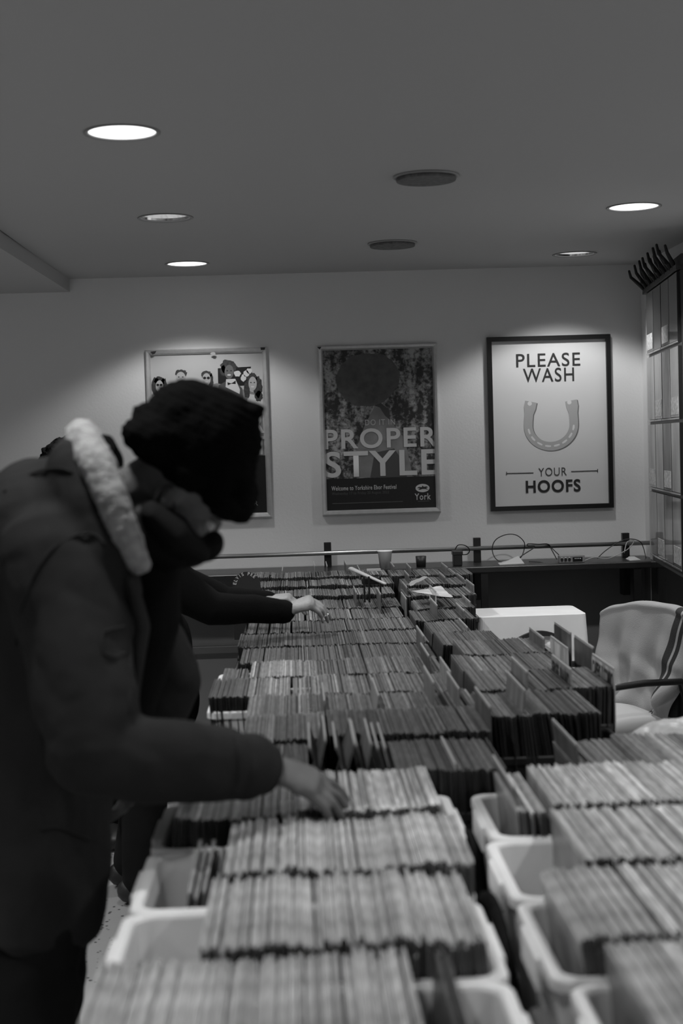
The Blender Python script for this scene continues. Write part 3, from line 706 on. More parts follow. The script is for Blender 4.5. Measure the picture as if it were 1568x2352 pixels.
for i, y in enumerate(rowsC):
    bulk_row(.462 if i != 3 else .50, (xC[i]-.012) if i else .725, y, zC[i], (.15, .15, .15, .15, .16, .16, .17, .19, .21, .22, .22)[i], amp=7, spread=.5, depth=.328)
bulk_row(.775, .822, 3.735, zC[1]-.004, .08, amp=2)
bulk_row(.585, .70, 2.892, .955, .2, bias=-6, amp=8, pitch=.005); bulk_row(.70, .885, 2.892, .965, .30, bias=-4, spread=.8)
me = bpy.data.meshes.new('packed_records'); me.from_pydata(Bulk.v, [], Bulk.f)
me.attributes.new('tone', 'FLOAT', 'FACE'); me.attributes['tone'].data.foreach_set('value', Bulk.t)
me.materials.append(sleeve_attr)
ob = bpy.data.objects.new('packed_records', me); C.objects.link(ob)
tag(ob, 'long rows of upright record sleeves filling the farther crates on the tables', 'records', kind='stuff')

# ------------------------------------------------------------------ divider cards
cardmats = {k: mat('divider_card_%d' % int(k*100), k*(.62 if k < .6 else .9), .55, noise_amp=.45, noise_scale=22, stretch=(1, 1, .3)) for k in (.12, .2, .3, .45, .6)}
def card(px, py, Yf, tone, label, h=.34, depth=.29, lean=0, thick=.0022, text=None):
    p = at(px, py, Yf); a = radians(lean)
    t = empty('divider_card', (p.x-sin(a)*h, Yf, p.z-h*cos(a)), label, 'divider card', 'divider cards')
    mb = MB(); c0 = .012
    prof = [(0, 0), (h, 0), (h, depth-c0), (h-c0, depth), (0, depth)]      # (height, into depth); one clipped corner
    vs = []
    for s in (-thick/2, thick/2):
        for hh, dd in prof: vs.append((p.x-sin(a)*(h-hh)+s, Yf+dd, p.z-(h-hh)*cos(a)))
    mb.add(vs, [(4,3,2,1,0), (5,6,7,8,9)]+[(i, (i+1) % 5, 5+(i+1) % 5, 5+i) for i in range(5)])
    mb.build('card_sheet', cardmats[tone], t)
    # folded clear tab on the top edge
    mb = MB(); mb.box(p.x-thick*.9, p.x+thick*.9, Yf+.004, Yf+depth-c0, p.z-.004, p.z+.003); mb.build('card_edge', mat('card_edge', .36, .4), t)
    if text:
        z1 = p.z-.012; z0 = p.z-.058
        lettering(text, 0, depth-.03, z0, z1, lambda q, c: Vector((p.x-thick/2-.001-sin(a)*(p.z-c), Yf+depth-.015-q, c)), ink, t, bold=.035)
    return t
card(1411, 1538, 3.73, .6, 'white divider card with tall handwritten capitals, at the right edge of the crates', text='CAPERS K.COMBO')
card(1311, 1540, 3.76, .45, 'handwritten divider card left of the tall white one in the right column', text='FREE BAND')
cl = [(1211, 1545, 3.76, .3, 'grey divider card standing left of the two handwritten ones'),
 (1206, 1588, 3.42, .3, 'tilted grey divider card near the front of the right column', 6),
 (1363, 1489, 4.10, .12, 'tall dark divider card beside the towel'),
 (1311, 1455, 4.42, .12, 'tall dark divider card before the white upturned crate'),
 (1304, 1491, 4.12, .6, 'bright-topped divider card between the two dark ones'),
 (1250, 1468, 4.42, .2, 'dark divider card left of the bright-topped card'),
 (1126, 1626, 3.24, .2, 'large striped divider card at the right end of the second dark row'),
 (1054, 1584, 3.56, .3, 'large pale divider card in the middle of the crates'),
 (1034, 1545, 3.87, .45, 'pale divider card behind the large pale one'),
 (996, 1570, 3.57, .3, 'curled divider card left of the large pale one'),
 (869, 1600, 3.56, .45, 'bright-edged divider card leaning in the third dark row', 8),
 (985, 1508, 4.21, .12, 'dark divider card at the right end of the fifth row'),
 (973, 1463, 4.56, .2, 'grey divider card at the right end of the sixth row'),
 (1004, 1392, 5.42, .2, 'grey divider card left of the crate edge facing the upturned crate'),
 (1001, 1360, 5.76, .6, 'white tab card standing high among the far crates'),
 (1066, 1404, 5.42, .2, 'dull divider card beside the corner of the upturned crate'),
 (1074, 1443, 5.08, .3, 'light-topped divider card left of the upturned crate'),
 (1080, 1384, 5.76, .3, 'grey divider card above the corner of the upturned crate'),
 (1080, 1362, 6.10, .2, 'upper grey divider card at the right edge of the far crates'),
 (1088, 1345, 6.12, .3, 'rightmost divider card of the far crates, with clipped corner'),
 (1065, 1330, 6.44, .2, 'divider card behind the rightmost one of the far crates'),
 (1045, 1318, 6.78, .3, 'tall divider card near the far right corner of the crates'),
 (1027, 1304, 6.80, .3, 'tallest divider card below the second rail post'),
 (1022, 1327, 6.45, .2, 'long divider card left of the tallest one'),
 (943, 1305, 6.82, .3, 'small divider card right of the plastic cup'),
 (939, 1323, 6.50, .2, 'divider card in front of the small one by the cup'),
 (935, 1351, 6.12, .2, 'clear divider card right of the pale rod'),
 (933, 1377, 5.78, .3, 'bright-sided divider card below the clear one'),
 (874, 1366, 5.72, .2, 'divider card below the tip of the pale rod'),
 (818, 1362, 5.92, .2, 'divider card left of the black clamp'),
 (905, 1302, 6.90, .2, 'narrow divider card beside the plastic cup'),
 (648, 1312, 6.88, .3, 'lone divider card in the far left crates'),
 (722, 1301, 6.89, .3, 'divider card left of the first rail post'),
 (751, 1301, 6.90, .2, 'divider card in front of the first rail post'),
 (795, 1297, 6.91, .2, 'divider card left of the pale rod end'),
 (826, 1310, 6.80, .2, 'divider card right of the pale rod end'),
 (1180, 1812, 2.60, .2, 'leaning pale divider at the left end of the farthest white crate', -14),
 (1324, 1712, 2.90, .2, 'dark striped divider at the left end of the crate behind the right white crates', -8),
 (1045, 1757, 2.91, .6, 'large pale divider beside the exposed dark record fronts')]
for q in cl:
    card(q[0], q[1], q[2], q[3], q[4], lean=q[5] if len(q) > 5 else 0)
for i, (px, py, ln, lab) in enumerate(((711, 1722, -18, 'leaning divider sheet, leftmost of the open fans near the reaching hand'), (747, 1705, 13, 'divider sheet closing the first open fan'), (772, 1720, -19, 'divider sheet opening the second fan'),
        (814, 1712, 16, 'divider sheet closing the second fan'), (818, 1716, -16, 'divider sheet opening the third fan'), (852, 1712, 10, 'pale divider sheet closing the third fan'), (868, 1722, -16, 'divider sheet right of the three open fans'), (885, 1722, -16, 'last tilted divider sheet right of the open fans'))):
    card(px, py, 2.915, (.12, .2, .12, .2, .12, .3, .12, .2)[i], lab, h=.30, lean=ln)
for i, (px, py, Y, ln, tone, lab) in enumerate(((745, 1612, 3.55, 10, .3, 'pale sheet leaning left in the third dark row'), (760, 1600, 3.87, -3, .3, 'pale sheet in the fourth row above the leaning one'), (690, 1600, 3.86, 8, .3, 'pale leaning sheet left of it in the fourth row'), (880, 1552, 4.21, 0, .3, 'light sheet in the fifth row'))):
    card(px, py, Y, tone, lab, h=.30, lean=ln)
# round fan-topped card with lettering in the far left corner
p = at(566, 1340, 6.30)
t = empty('divider_card', (p.x, 6.30, p.z-.25), 'round black-topped card lettered along its curve at the far left of the crates', 'divider card', 'divider cards')
def arcp(r, a): return (p.x+r*cos(a), 6.30, p.z-.01+r*sin(a))
mb = MB(); pts = [arcp(.062, radians(k)) for k in range(0, 181, 12)]+[(p.x-.062, 6.30, p.z-.25), (p.x+.062, 6.30, p.z-.25)]
n_ = len(pts); mb.add(pts+[(a_, 6.303, c_) for a_, b_, c_ in pts], [tuple(range(n_)), tuple(reversed(range(n_, 2*n_)))]+[(i, (i+1) % n_, n_+(i+1) % n_, n_+i) for i in range(n_)]); mb.build('card_sheet', mat('black_card', .02, .6), t)
for k, ch in enumerate('ELVIS PRE'):
    if ch == ' ': continue
    a_ = radians(168-k*15)
    def pl(q, c, a_=a_):
        r = .046+c; u_ = q
        return Vector((p.x+r*cos(a_)+u_*sin(a_), 6.298, p.z-.01+r*sin(a_)-u_*cos(a_)))
    lettering(ch, *((-.001, .001) if ch == 'I' else (-.0045, .0045)), 0, .015, pl, lettw, t, name='letter', bold=.02)

# ------------------------------------------------------------------ rod and clamp among the far records
a = at(806, 1306, 6.3); b_ = at(884, 1341, 5.85)
t = empty('rod_clamp', (a.x, 6.2, .97), 'pale thin rod resting on a black clamp among the far records', 'clamp')
mb = MB(); mb.loft([a, a.lerp(b_, .25), b_], [(.014, .008), (.012, .007), (.006, .005)], n=12); mb.build('rod', mat('pale_rod', .55, .3), t, smooth=True)
c0 = at(846, 1322, 6.05)
MB().box(c0.x-.03, c0.x+.045, 6.02, 6.08, c0.z-.035, c0.z-.008).build('clamp_body', black_m, t, bevel=.004)
for px in (836, 847, 873):
    q = at(px, 1335, 6.0); MB().box(q.x-.004, q.x+.004, 5.995, 6.005, q.z-.09, q.z+.02).build('prong', black_m, t)
q = at(858, 1308, 6.15); MB().box(q.x-.03, q.x+.03, 6.14, 6.16, q.z-.006, q.z+.003).build('cross_bar', mat('pale_rod', .55, .3), t)
# loose papers on the records
def scrap(pts, Y, label, d=.004, m=None):
    P = [at(x, y, yy) for x, y, yy in pts]; mb = MB()
    n_ = 6; vs = []
    for i in range(n_+1):
        for j in range(n_+1):
            u_, v_ = i/n_, j/n_; q = P[0].lerp(P[1], u_).lerp(P[3].lerp(P[2], u_), v_); q = q+Vector((0, 0, .006*noise.noise(q*40)))
            vs.append(q)
    k = len(vs); vs += [v-Vector((0, 0, .0015)) for v in vs]; fs = []
    for i in range(n_):
        for j in range(n_):
            a_ = i*(n_+1)+j; f = (a_, a_+1, a_+n_+2, a_+n_+1); fs += [f, tuple(k+z for z in reversed(f))]
    mb.add(vs, fs); return tag(mb.build('loose_paper', m or mat('loose_paper', .5, .7, noise_amp=.2), smooth=True), label, 'paper')
scrap([(1088, 1475, 4.95), (1128, 1470, 4.98), (1138, 1504, 4.55), (1102, 1508, 4.5)], 0, 'crumpled white paper lying on the records in the right column')
scrap([(945, 1358, 5.9), (1012, 1345, 6.1), (1040, 1372, 5.72), (1030, 1372, 5.70)], 0, 'pale paper lying flat among the far divider cards')
scrap([(938, 1340, 6.1), (975, 1322, 6.5), (982, 1326, 6.45), (942, 1346, 6.05)], 0, 'narrow pale strip lying across the far records', m=mat('strip', .35, .6))
scrap([(1246, 1482, 4.45), (1262, 1472, 4.6), (1302, 1490, 4.5), (1296, 1502, 4.3)], 0, 'pale paper lying before the dark divider cards')

# ------------------------------------------------------------------ upturned white crate, chair, towel, bag
ped = tag(MB().box(.80, 1.22, 6.12, 6.40, 0, .575).build('storage_box', blackpl, bevel=.01), 'black storage box carrying the upturned white crate', 'box')
t = crate(.735, 1.275, 6.07, 6.43, .58, .885, white_plastic, 'white upturned crate beside the far records, in front of the chair', None, flip=True, lugs=False)
q = []
for k in range(13):
    u_ = k/12; q.append((.905+.24*u_, 6.062, .775+.045*sin(pi*u_*.95)))
mb = MB(); n_ = len(q); vs = q+[(x, 6.062, z-.022*sin(pi*min(max(i/12, .06), .94))) for i, (x, _, z) in enumerate(q)]
vs += [(x, 6.10, z) for x, y, z in vs]
mb.add(vs, [(i, i+1, n_+i+1, n_+i) for i in range(n_-1)]+[(2*n_+i, 2*n_+i+1, i+1, i) for i in range(n_-1)]+[(n_+i, n_+i+1, 3*n_+i+1, 3*n_+i) for i in range(n_-1)])
mb.build('handle_opening', ink, t)

CH = empty('armchair', (1.235, 5.72, 0), 'black armchair with a light seat cushion and a towel over its back', 'chair', rz=radians(-67.6))
CHm = Matrix.Translation((1.225, 5.72, 0)) @ Matrix.Rotation(radians(-67.6), 4, 'Z')
CH.matrix_world = CHm; CH.location = (1.225, 5.72, 0)
def cb(mb, name, m, smooth=False, bevel=0):
    o = bpy.data.objects.new(name, mb.mesh(name, m, smooth)); C.objects.link(o); o.parent = CH
    if bevel: b = o.modifiers.new('b', 'BEVEL'); b.width = bevel; b.segments = 3
    return o
mb = MB(); mb.box(-.25, .25, -.24, .22, .40, .46); cb(mb, 'seat', blackpl, bevel=.02)
mb = MB(); mb.loft([(-.2, -.02, .50), (0, -.02, .515), (.2, -.02, .50)], [(.2, .045)]*3, n=20); cb(mb, 'seat_cushion', mat('pale_cushion', .45, .9), True)
mb = MB(); rs = []
for k in range(9):
    u_ = k/8; x = -.245+.49*u_; yb = .215-.05*(1-(2*u_-1)**2)*-1
    rs.append([(x, yb-.015, .50), (x*1.0, yb+.02, .885-.04*(2*u_-1)**2), (x*1.0, yb+.045, .885-.04*(2*u_-1)**2), (x, yb+.02, .50)])
mb.rings(rs); cb(mb, 'backrest', blackpl, True)
for s in (-1, 1):
    mb = MB(); mb.loft([(s*.28, .20, .60), (s*.285, .17, .675), (s*.285, 0, .685), (s*.285, -.2, .68), (s*.285, -.23, .655)], [(.017, .014)]*5, n=12); cb(mb, 'armrest', mat('armrest_black', .01, .25), True)
    mb = MB(); mb.loft([(s*.28, -.21, .66), (s*.27, -.24, 0.012)], [.012]*2, n=10, round_ends=False); cb(mb, 'leg', black_m, True)
    mb = MB(); mb.loft([(s*.265, .225, .80), (s*.27, .20, .5), (s*.27, .26, .012)], [.014]*3, n=10, round_ends=False); cb(mb, 'leg', black_m, True)
mb = MB(); mb.loft([(-.27, .215, .3), (.27, .215, .3)], [.01]*2, n=8, round_ends=False); cb(mb, 'crossbar', black_m, True)
# towel
tw = mat('grey_towel', .30, .95, bump=.4, bump_scale=300)
nt = tw.node_tree; b = nt.nodes['Principled BSDF']
at_ = nt.nodes.new('ShaderNodeAttribute'); at_.attribute_name = 'band'
cc = nt.nodes.new('ShaderNodeCombineColor')
for k in range(3): nt.links.new(at_.outputs['Fac'], cc.inputs[k])
nt.links.new(cc.outputs[0], b.inputs['Base Color'])
vs = []; bd = []; NU, NV = 60, 70
for i in range(NV+1):
    v_ = i/NV
    for j in range(NU+1):
        u_ = j/NU
        # front hang, over the top, back hang
        if v_ < .62: zz = .50+(v_/.62)*.445; yy = .165+.055*(v_/.62)
        elif v_ < .72: a = (v_-.62)/.10*pi; zz = .945+.022*sin(a); yy = .245-.03*cos(a)
        else: zz = .945-(v_-.72)/.28*.38; yy = .28
        top = 1-min(1, abs(.945-zz)/.445)
        x = -.31+.66*u_ - (1-top)*.15*u_ + (1-top)*.02
        dr = 1-top
        fold = .030*dr*sin(u_*15+5*v_)+.014*dr*sin(u_*29-6*v_+1)+.04*dr*noise.noise(Vector((u_*4+v_*3, v_*6, 2)))
        sag = -.035*sin(pi*u_)*dr
        zz += -.05*(2*u_-1.15)**2 + .006*noise.noise(Vector((u_*6, 1, v_*6)))
        if v_ < .05: zz += .02*sin(u_*9)
        if .04 < u_ < .98 and v_ < .35: fold += .055*sin((v_/.35)*pi)*noise.noise(Vector((u_*5+v_*6, v_*7, 5)))
        vs.append((x, yy-.012-(fold+.012*dr if v_ < .67 else -fold*.5)-(0 if v_ > .67 else -.0), zz))
fs = [(i*(NU+1)+j, i*(NU+1)+j+1, (i+1)*(NU+1)+j+1, (i+1)*(NU+1)+j) for i in range(NV) for j in range(NU)]
mb = MB(); mb.add(vs, fs); me = mb.mesh('towel', tw, True)
me.attributes.new('band', 'FLOAT', 'FACE'); vals_ = []
for f in range(len(me.polygons)):
    u_ = (f % NU)/NU
    vals_.append(.03 if .79 < u_ < .845 else .02 if .86 < u_ < .90 else .30 if u_ > .9 else .33)
me.attributes['band'].data.foreach_set('value', vals_)
tw_o = bpy.data.objects.new('towel', me); C.objects.link(tw_o); tw_o.matrix_world = CHm
sm = tw_o.modifiers.new('s', 'SOLIDIFY'); sm.thickness = .006
tag(tw_o, 'grey towel with dark bands draped over the back of the armchair', 'towel')

# crumpled plastic bag beside the right column of crates
mb = MB(); ctr_ = Vector((.985, 3.55, .755))
mb.ell(ctr_, [(.20, 0, 0), (0, .22, 0), (0, 0, .175)]); mb.ell(ctr_+Vector((-.10, -.1, -.02)), [(.12, 0, 0), (0, .12, 0), (0, 0, .15)]); mb.ell(ctr_+Vector((.12, .05, .01)), [(.14, 0, 0), (0, .18, 0), (0, 0, .16)])
bag = fuse(mb, 'plastic_bag', mat('white_bag', .50, .35, noise_amp=.1, noise_scale=12), None, .009, 3,
     disp=lambda c: .03*noise.noise(c*9)+.012*abs(noise.noise(c*24))+.005*noise.noise(c*60))
tag(bag, 'crumpled white plastic bag beside the exposed dark record fronts', 'bag')
bs = empty('low_table', (1.12, 3.6, 0), 'low dark table carrying the white plastic bag', 'table')
MB().box(.935, 1.45, 3.3, 3.85, .585, .615).build('tabletop', table_m, bs, bevel=.004)
for x in (.97, 1.42):
    for y in (3.34, 3.81): MB().box(x-.015, x+.015, y-.015, y+.015, 0, .585).build('leg', black_m, bs)

# black bag hanging in the gap between the white crates
bgm = mat('black_nylon', .005, .8, spec=.1, bump=.4, bump_scale=60)
bg = empty('shoulder_bag', (.30, 1.75, .55), 'black bag with looped straps in the gap between the two rows of white crates', 'bag')
mb = MB(); mb.loft([(.300, 1.38, .64), (.302, 1.7, .70), (.302, 2.1, .70), (.306, 2.6, .66)], [(.022, .08), (.024, .12), (.024, .12), (.02, .07)], n=16); mb.build('bag_body', bgm, bg, smooth=True)
tube('strap', [(.300, 1.60, .70), (.296, 1.56, .84), (.297, 1.62, .90), (.300, 1.72, .885), (.303, 1.80, .80), (.303, 1.86, .72)], .017, bgm, bg)
tube('strap', [(.300, 2.0, .70), (.296, 2.08, .86), (.296, 2.24, .90), (.298, 2.38, .86), (.301, 2.42, .72)], .012, bgm, bg)
tube('strap', [(.302, 2.50, .66), (.306, 2.56, .84), (.309, 2.66, .90), (.306, 2.76, .84), (.302, 2.8, .70)], .010, bgm, bg)
mb = MB(); mb.box(.287, .312, 1.74, 1.84, .80, .90); mb.build('buckle_flap', mat('grey_flap', .07, .6), bg, bevel=.006)

# ------------------------------------------------------------------ people
def V(*a): return Vector(a)
def hand_parts(mb, wrist, fdir, nrm, scale=1.0, curl=(20, 35, 30), spread=7, thumb_side=1, thumb_out=38, lift=(0, 0, 0, 0)):
    # fdir: along the palm to the fingers; nrm: out of the back of the hand
    f = Vector(fdir).normalized(); n = Vector(nrm); n = (n-f*n.dot(f)).normalized(); s = f.cross(n)*thumb_side
    k = scale; w_ = Vector(wrist)
    mb.loft([w_-f*.035*k, w_, w_+f*.035*k+n*.003, w_+f*.078*k+n*.004], [(.026*k, .019*k), (.027*k, .018*k), (.037*k, .016*k), (.040*k, .014*k)], up=n, n=16)
    tips = []
    L = [(.043, .026, .020), (.048, .030, .021), (.044, .028, .020), (.034, .020, .018)]
    for i in range(4):
        off = (.030-.020*i)*k; sp = radians(spread*(1.3-i*.9)); cu2 = curl
        d = (f*cos(sp)+s*sin(sp)).normalized()
        base = w_+f*(.080-.004*abs(i-1.2))*k+s*off; pts = [base-f*.02*k, base]; rad = [.0105*k, .0100*k]; ang = lift[i]
        for j in range(3):
            ang += curl[j]+(i*2)
            dd = d*cos(radians(ang))-n*sin(radians(ang)); nx = pts[-1]+dd*L[i][j]*k
            pts.append(pts[-1].lerp(nx, .5)); rad.append((.0088-.0006*j)*k); pts.append(nx); rad.append((.0092-.0012*j)*k if i < 3 else (.0082-.0011*j)*k)
        mb.loft(pts, rad, up=n, n=12); tips.append((pts[-1], (pts[-1]-pts[-2]).normalized(), n))
    b = w_+f*.015*k+s*.024*k; to = radians(thumb_out)
    d1 = (f*cos(to)+s*sin(to)-n*.35).normalized(); d2 = (f*cos(to*.5)+s*sin(to*.5)-n*.5).normalized()
    p1 = b+d1*.042*k; p2 = p1+d2*.032*k; p3 = p2+d2*.024*k
    mb.loft([b-d1*.01*k, b+d1*.02*k, p1, p2, p3], [.013*k, .0135*k, .0115*k, .0105*k, .0085*k], up=n, n=12)
    tips.append((p3, d2, n))
    return tips
def head_parts(mb, c, u, n, k=1.0):
    c = Vector(c); u = Vector(u).normalized(); n = Vector(n); n = (n-u*n.dot(u)).normalized(); s = n.cross(u)
    mb.ell(c+u*.025*k-n*.012*k, [n*.098*k, s*.076*k, u*.098*k])                # cranium
    mb.ell(c-u*.035*k+n*.028*k, [n*.066*k, s*.060*k, u*.085*k])                # face
    mb.ell(c-u*.088*k+n*.052*k, [n*.034*k, s*.034*k, u*.026*k])                # chin
    mb.ell(c-u*.062*k+n*.0*k, [n*.062*k, s*.060*k, u*.045*k])                  # jaw
    mb.ell(c+u*.012*k+n*.078*k, [n*.018*k, s*.045*k, u*.010*k])                # brow
    mb.loft([c+n*.088*k, c-u*.018*k+n*.104*k, c-u*.036*k+n*.117*k], [.009*k, .011*k, .014*k], up=s, n=10)   # nose
    for q in (-1, 1):
        mb.ell(c-u*.040*k+n*.106*k+s*q*.011*k, [n*.008*k, s*.007*k, u*.007*k])
        mb.ell(c-u*.008*k-n*.004*k+s*q*.078*k, [n*.017*k, s*.007*k, u*.030*k])  # ears
        mb.ell(c-u*.020*k+n*.062*k+s*q*.036*k, [n*.025*k, s*.022*k, u*.02*k])   # cheeks
    mb.ell(c-u*.062*k+n*.090*k, [n*.010*k, s*.024*k, u*.0055*k]); mb.ell(c-u*.072*k+n*.088*k, [n*.010*k, s*.020*k, u*.006*k])  # lips
    return c, u, n, s
def eyes(c, u, n, s, parent, k=1.0):
    for q in (-1, 1):
        mb = MB(); mb.sph(c+u*.0*k+n*.078*k+s*q*.031*k, .0125*k); mb.build('eye', mat('eye_white', .5, .2), parent, smooth=True)
def A(x, y, Y): return at(x, y, Y)

# ---- man with the knitted hat and sherpa-collared jacket
man = empty('person', (-.50, 2.70, 0), 'person in a black knitted hat, dark mask and sherpa-collared jacket leaning over the near crates', 'person')
Yh = 2.66
hc = A(414, 1136, Yh); hu = V(.70, 0, .66).normalized(); hn = V(.66, -.02, -.72).normalized()
mb = MB(); hc_, hu_, hn_, hs_ = head_parts(mb, hc, hu, hn, 1.0)
neck0 = A(255, 1190, 2.72)
mb.loft([neck0+V(-.03, 0, -.06), neck0, A(310, 1140, 2.69), A(365, 1105, 2.665)], [(.075, .07), (.068, .065), (.060, .066), (.058, .068)], up=(0, 1, 0), n=18)
# body under the clothes
hip = A(95, 1900, 2.74)
mb.loft([hip, A(105, 1700, 2.74), A(120, 1450, 2.74), A(150, 1270, 2.73), neck0+V(-.02, 0, -.03)], [(.13, .16), (.125, .14), (.13, .16), (.12, .18), (.08, .09)], up=(0, 1, 0), n=20)
sh_r = A(150, 1290, 2.55); el_r = A(215, 1725, 2.40); wr_r = A(618, 1762, 2.555)
sh_l = A(250, 1310, 2.94); el_l = A(385, 1560, 3.02); wr_l = A(330, 1745, 2.98)
mb.loft([sh_r, sh_r.lerp(el_r, .5), el_r], [.055, .048, .042], n=14); mb.loft([el_r, el_r.lerp(wr_r, .4), wr_r], [.043, .040, .028], n=14)
mb.loft([sh_l, el_l], [.055, .042], n=14); mb.loft([el_l, wr_l], [.042, .03], n=14)
kn = [V(-.52, 2.60, .50), V(-.55, 2.86, .50)]; ft = [V(-.56, 2.58, .07), V(-.60, 2.90, .07)]
for i in (0, 1):
    h0 = V(-.53, hip.y+(-.09, .09)[i], .92)
    mb.loft([h0, kn[i], ft[i]], [(.085), (.056), (.04)], n=14, up=(0, 1, 0)); mb.loft([ft[i]-V(0, 0, .02), ft[i]+V(.15, 0, -.035)], [(.035, .035), (.04, .028)], n=12)
tips = hand_parts(mb, wr_r+V(-.005, 0, 0), V(.86, .05, -.36), V(.30, -.32, .88), 1.14, curl=(14, 16, 12), spread=7, thumb_side=-1, thumb_out=30)
hand_parts(mb, wr_l, V(-.3, -.1, -.9), V(.8, -.3, -.2), .95, curl=(15, 20, 15), thumb_side=1)
fuse(mb, 'body', skin, man, .005, 4)
eyes(hc_, hu_, hn_, hs_, man)
for tp, dr_, nn in tips:
    m2 = MB(); q = (nn-dr_*nn.dot(dr_)).normalized(); m2.ell(tp-dr_*.004+q*.0062, [dr_*.006, dr_.cross(q)*.0052, q*.0018], 8, 12); m2.build('fingernail', mat('nail', .45, .3), man, smooth=True)
# jacket
mb = MB()
mb.loft([A(52, 2090, 2.74), A(60, 2080, 2.74), A(76, 1980, 2.74), A(90, 1800, 2.74), A(112, 1600, 2.74), A(112, 1450, 2.73), A(115, 1300, 2.73), A(150, 1180, 2.73), A(160, 1120, 2.73)],
        [(.13, .22), (.152, .24), (.150, .235), (.145, .22), (.148, .22), (.156, .23), (.165, .25), (.115, .20), (.03, .05)], up=(0, 1, 0), n=28, round_ends=False)
mb.loft([A(175, 1075, 2.60), A(205, 1170, 2.56), A(238, 1270, 2.54), A(262, 1350, 2.55)], [(.055, .07), (.065, .07), (.06, .07), (.05, .07)], up=(0, 1, 0), n=18)
mb.ell(A(78, 1210, 2.72), [(.135, 0, .05), (0, .20, 0), (-.03, 0, .115)]); mb.ell(A(12, 1262, 2.72), [(.125, 0, 0), (0, .20, 0), (0, 0, .125)])
mb.ell(A(165, 1180, 2.70), [(.085, 0, -.02), (0, .18, 0), (0, 0, .105)])
mb.ell(A(245, 1330, 2.60), [(.05, 0, 0), (0, .10, 0), (0, 0, .10)]); mb.ell(A(250, 1480, 2.62), [(.06, 0, 0), (0, .13, 0), (0, 0, .14)])
mb.loft([sh_r+V(-.02, 0, .01), sh_r.lerp(el_r, .35), sh_r.lerp(el_r, .75), el_r+V(.0, 0, .01)], [(.10, .105), (.10, .098), (.090, .086), (.074, .074)], up=(0, 1, 0), n=22)
mb.loft([el_r+V(-.015, 0, .0), A(330, 1748, 2.42), A(440, 1755, 2.46), A(520, 1760, 2.50), A(560, 1762, 2.52)], [(.070, .070), (.070, .068), (.069, .066), (.064, .060), (.058, .054)], up=(0, 1, 0), n=22)
mb.loft([sh_l+V(-.02, 0, 0), sh_l.lerp(el_l, .5), el_l], [(.085), (.085), (.076)], n=18); mb.loft([el_l, wr_l+V(0, 0, .03)], [.074, .058], n=18)
jd = lambda c: .009*noise.noise(c*6.5)+.010*(abs(noise.noise(V(c.x*9+c.z*7, c.y*6, c.z*5-c.x*6)))-.2)+.0012*noise.noise(c*40)
fuse(mb, 'jacket', denim, man, .007, 5, disp=jd)
# sleeve cuff
mb = MB(); c1 = A(566, 1760, 2.515); c2 = A(588, 1764, 2.535)
mb.loft([c1, c1.lerp(c2, .5), c2], [(.062, .056), (.061, .056), (.055, .050)], up=(0, 1, 0), n=24, round_ends=True); fuse(mb, 'cuff', denim, man, .005, 3, disp=lambda c: .003*noise.noise(c*30))
# pocket flap and front placket
mb = MB(); q0 = A(300, 1330, 2.50); q1 = A(328, 1440, 2.52); q2 = A(312, 1540, 2.52)
mb.loft([q0, q1, q2, A(300, 1640, 2.54)], [(.012, .03), (.014, .03), (.013, .03), (.012, .03)], up=(0, 1, 0), n=12); fuse(mb, 'front_placket', denim, man, .005, 3)
bpy.context.view_layer.update()
from mathutils.bvhtree import BVHTree
jk = bpy.data.objects['jacket']; bv = BVHTree.FromObject(jk, bpy.context.evaluated_depsgraph_get())
def on_jacket(x, y):
    o_ = Vector((0, 0, EYE)); d_ = (at(x, y, 2.5)-o_).normalized(); h_ = bv.ray_cast(o_, d_)
    return h_[0]-d_*.001 if h_[0] else None
def seam(pts, r=.0028, m=denim, name='seam'):
    P_ = [on_jacket(x, y) for x, y in pts]; P_ = [p for p in P_ if p]
    if len(P_) > 2: tube(name, P_, r, m, jk)
seam([(35, 1480), (48, 1400), (78, 1320), (120, 1262), (170, 1232), (215, 1228), (240, 1250)])
seam([(535, 1692), (546, 1730), (548, 1780), (538, 1825)])
seam([(296, 1400), (300, 1460), (300, 1530), (298, 1600), (300, 1640)])
seam([(10, 1130), (70, 1090), (130, 1075), (165, 1085)])
seam([(236, 1452), (262, 1444), (288, 1440)]); seam([(236, 1500), (262, 1510), (288, 1500)]); seam([(236, 1452), (234, 1476), (236, 1500)])
seam([(95, 1905), (130, 1900), (170, 1915), (205, 1930)])
# trousers, shoes
mb = MB()
for i in (0, 1):
    h0 = V(-.53, hip.y+(-.09, .09)[i], .95)
    mb.loft([h0, h0.lerp(kn[i], .5), kn[i], kn[i].lerp(ft[i], .6), ft[i]+V(0, 0, .02)], [(.115, .115), (.098, .098), (.082, .082), (.07, .07), (.066, .066)], up=(0, 1, 0), n=20)
mb.ell(V(-.54, 2.73, .95), [(.14, 0, 0), (0, .19, 0), (0, 0, .12)])
fuse(mb, 'trousers', denim_dk, man, .009, 4, disp=lambda c: .008*noise.noise(V(c.x*9, c.y*9, c.z*20)))
for i in (0, 1):
    mb = MB(); mb.loft([ft[i]+V(-.05, 0, -.02), ft[i]+V(.05, 0, -.022), ft[i]+V(.17, 0, -.036)], [(.045, .045), (.048, .042), (.045, .03)], n=16); mb.build('shoe', blackpl, man, smooth=True)
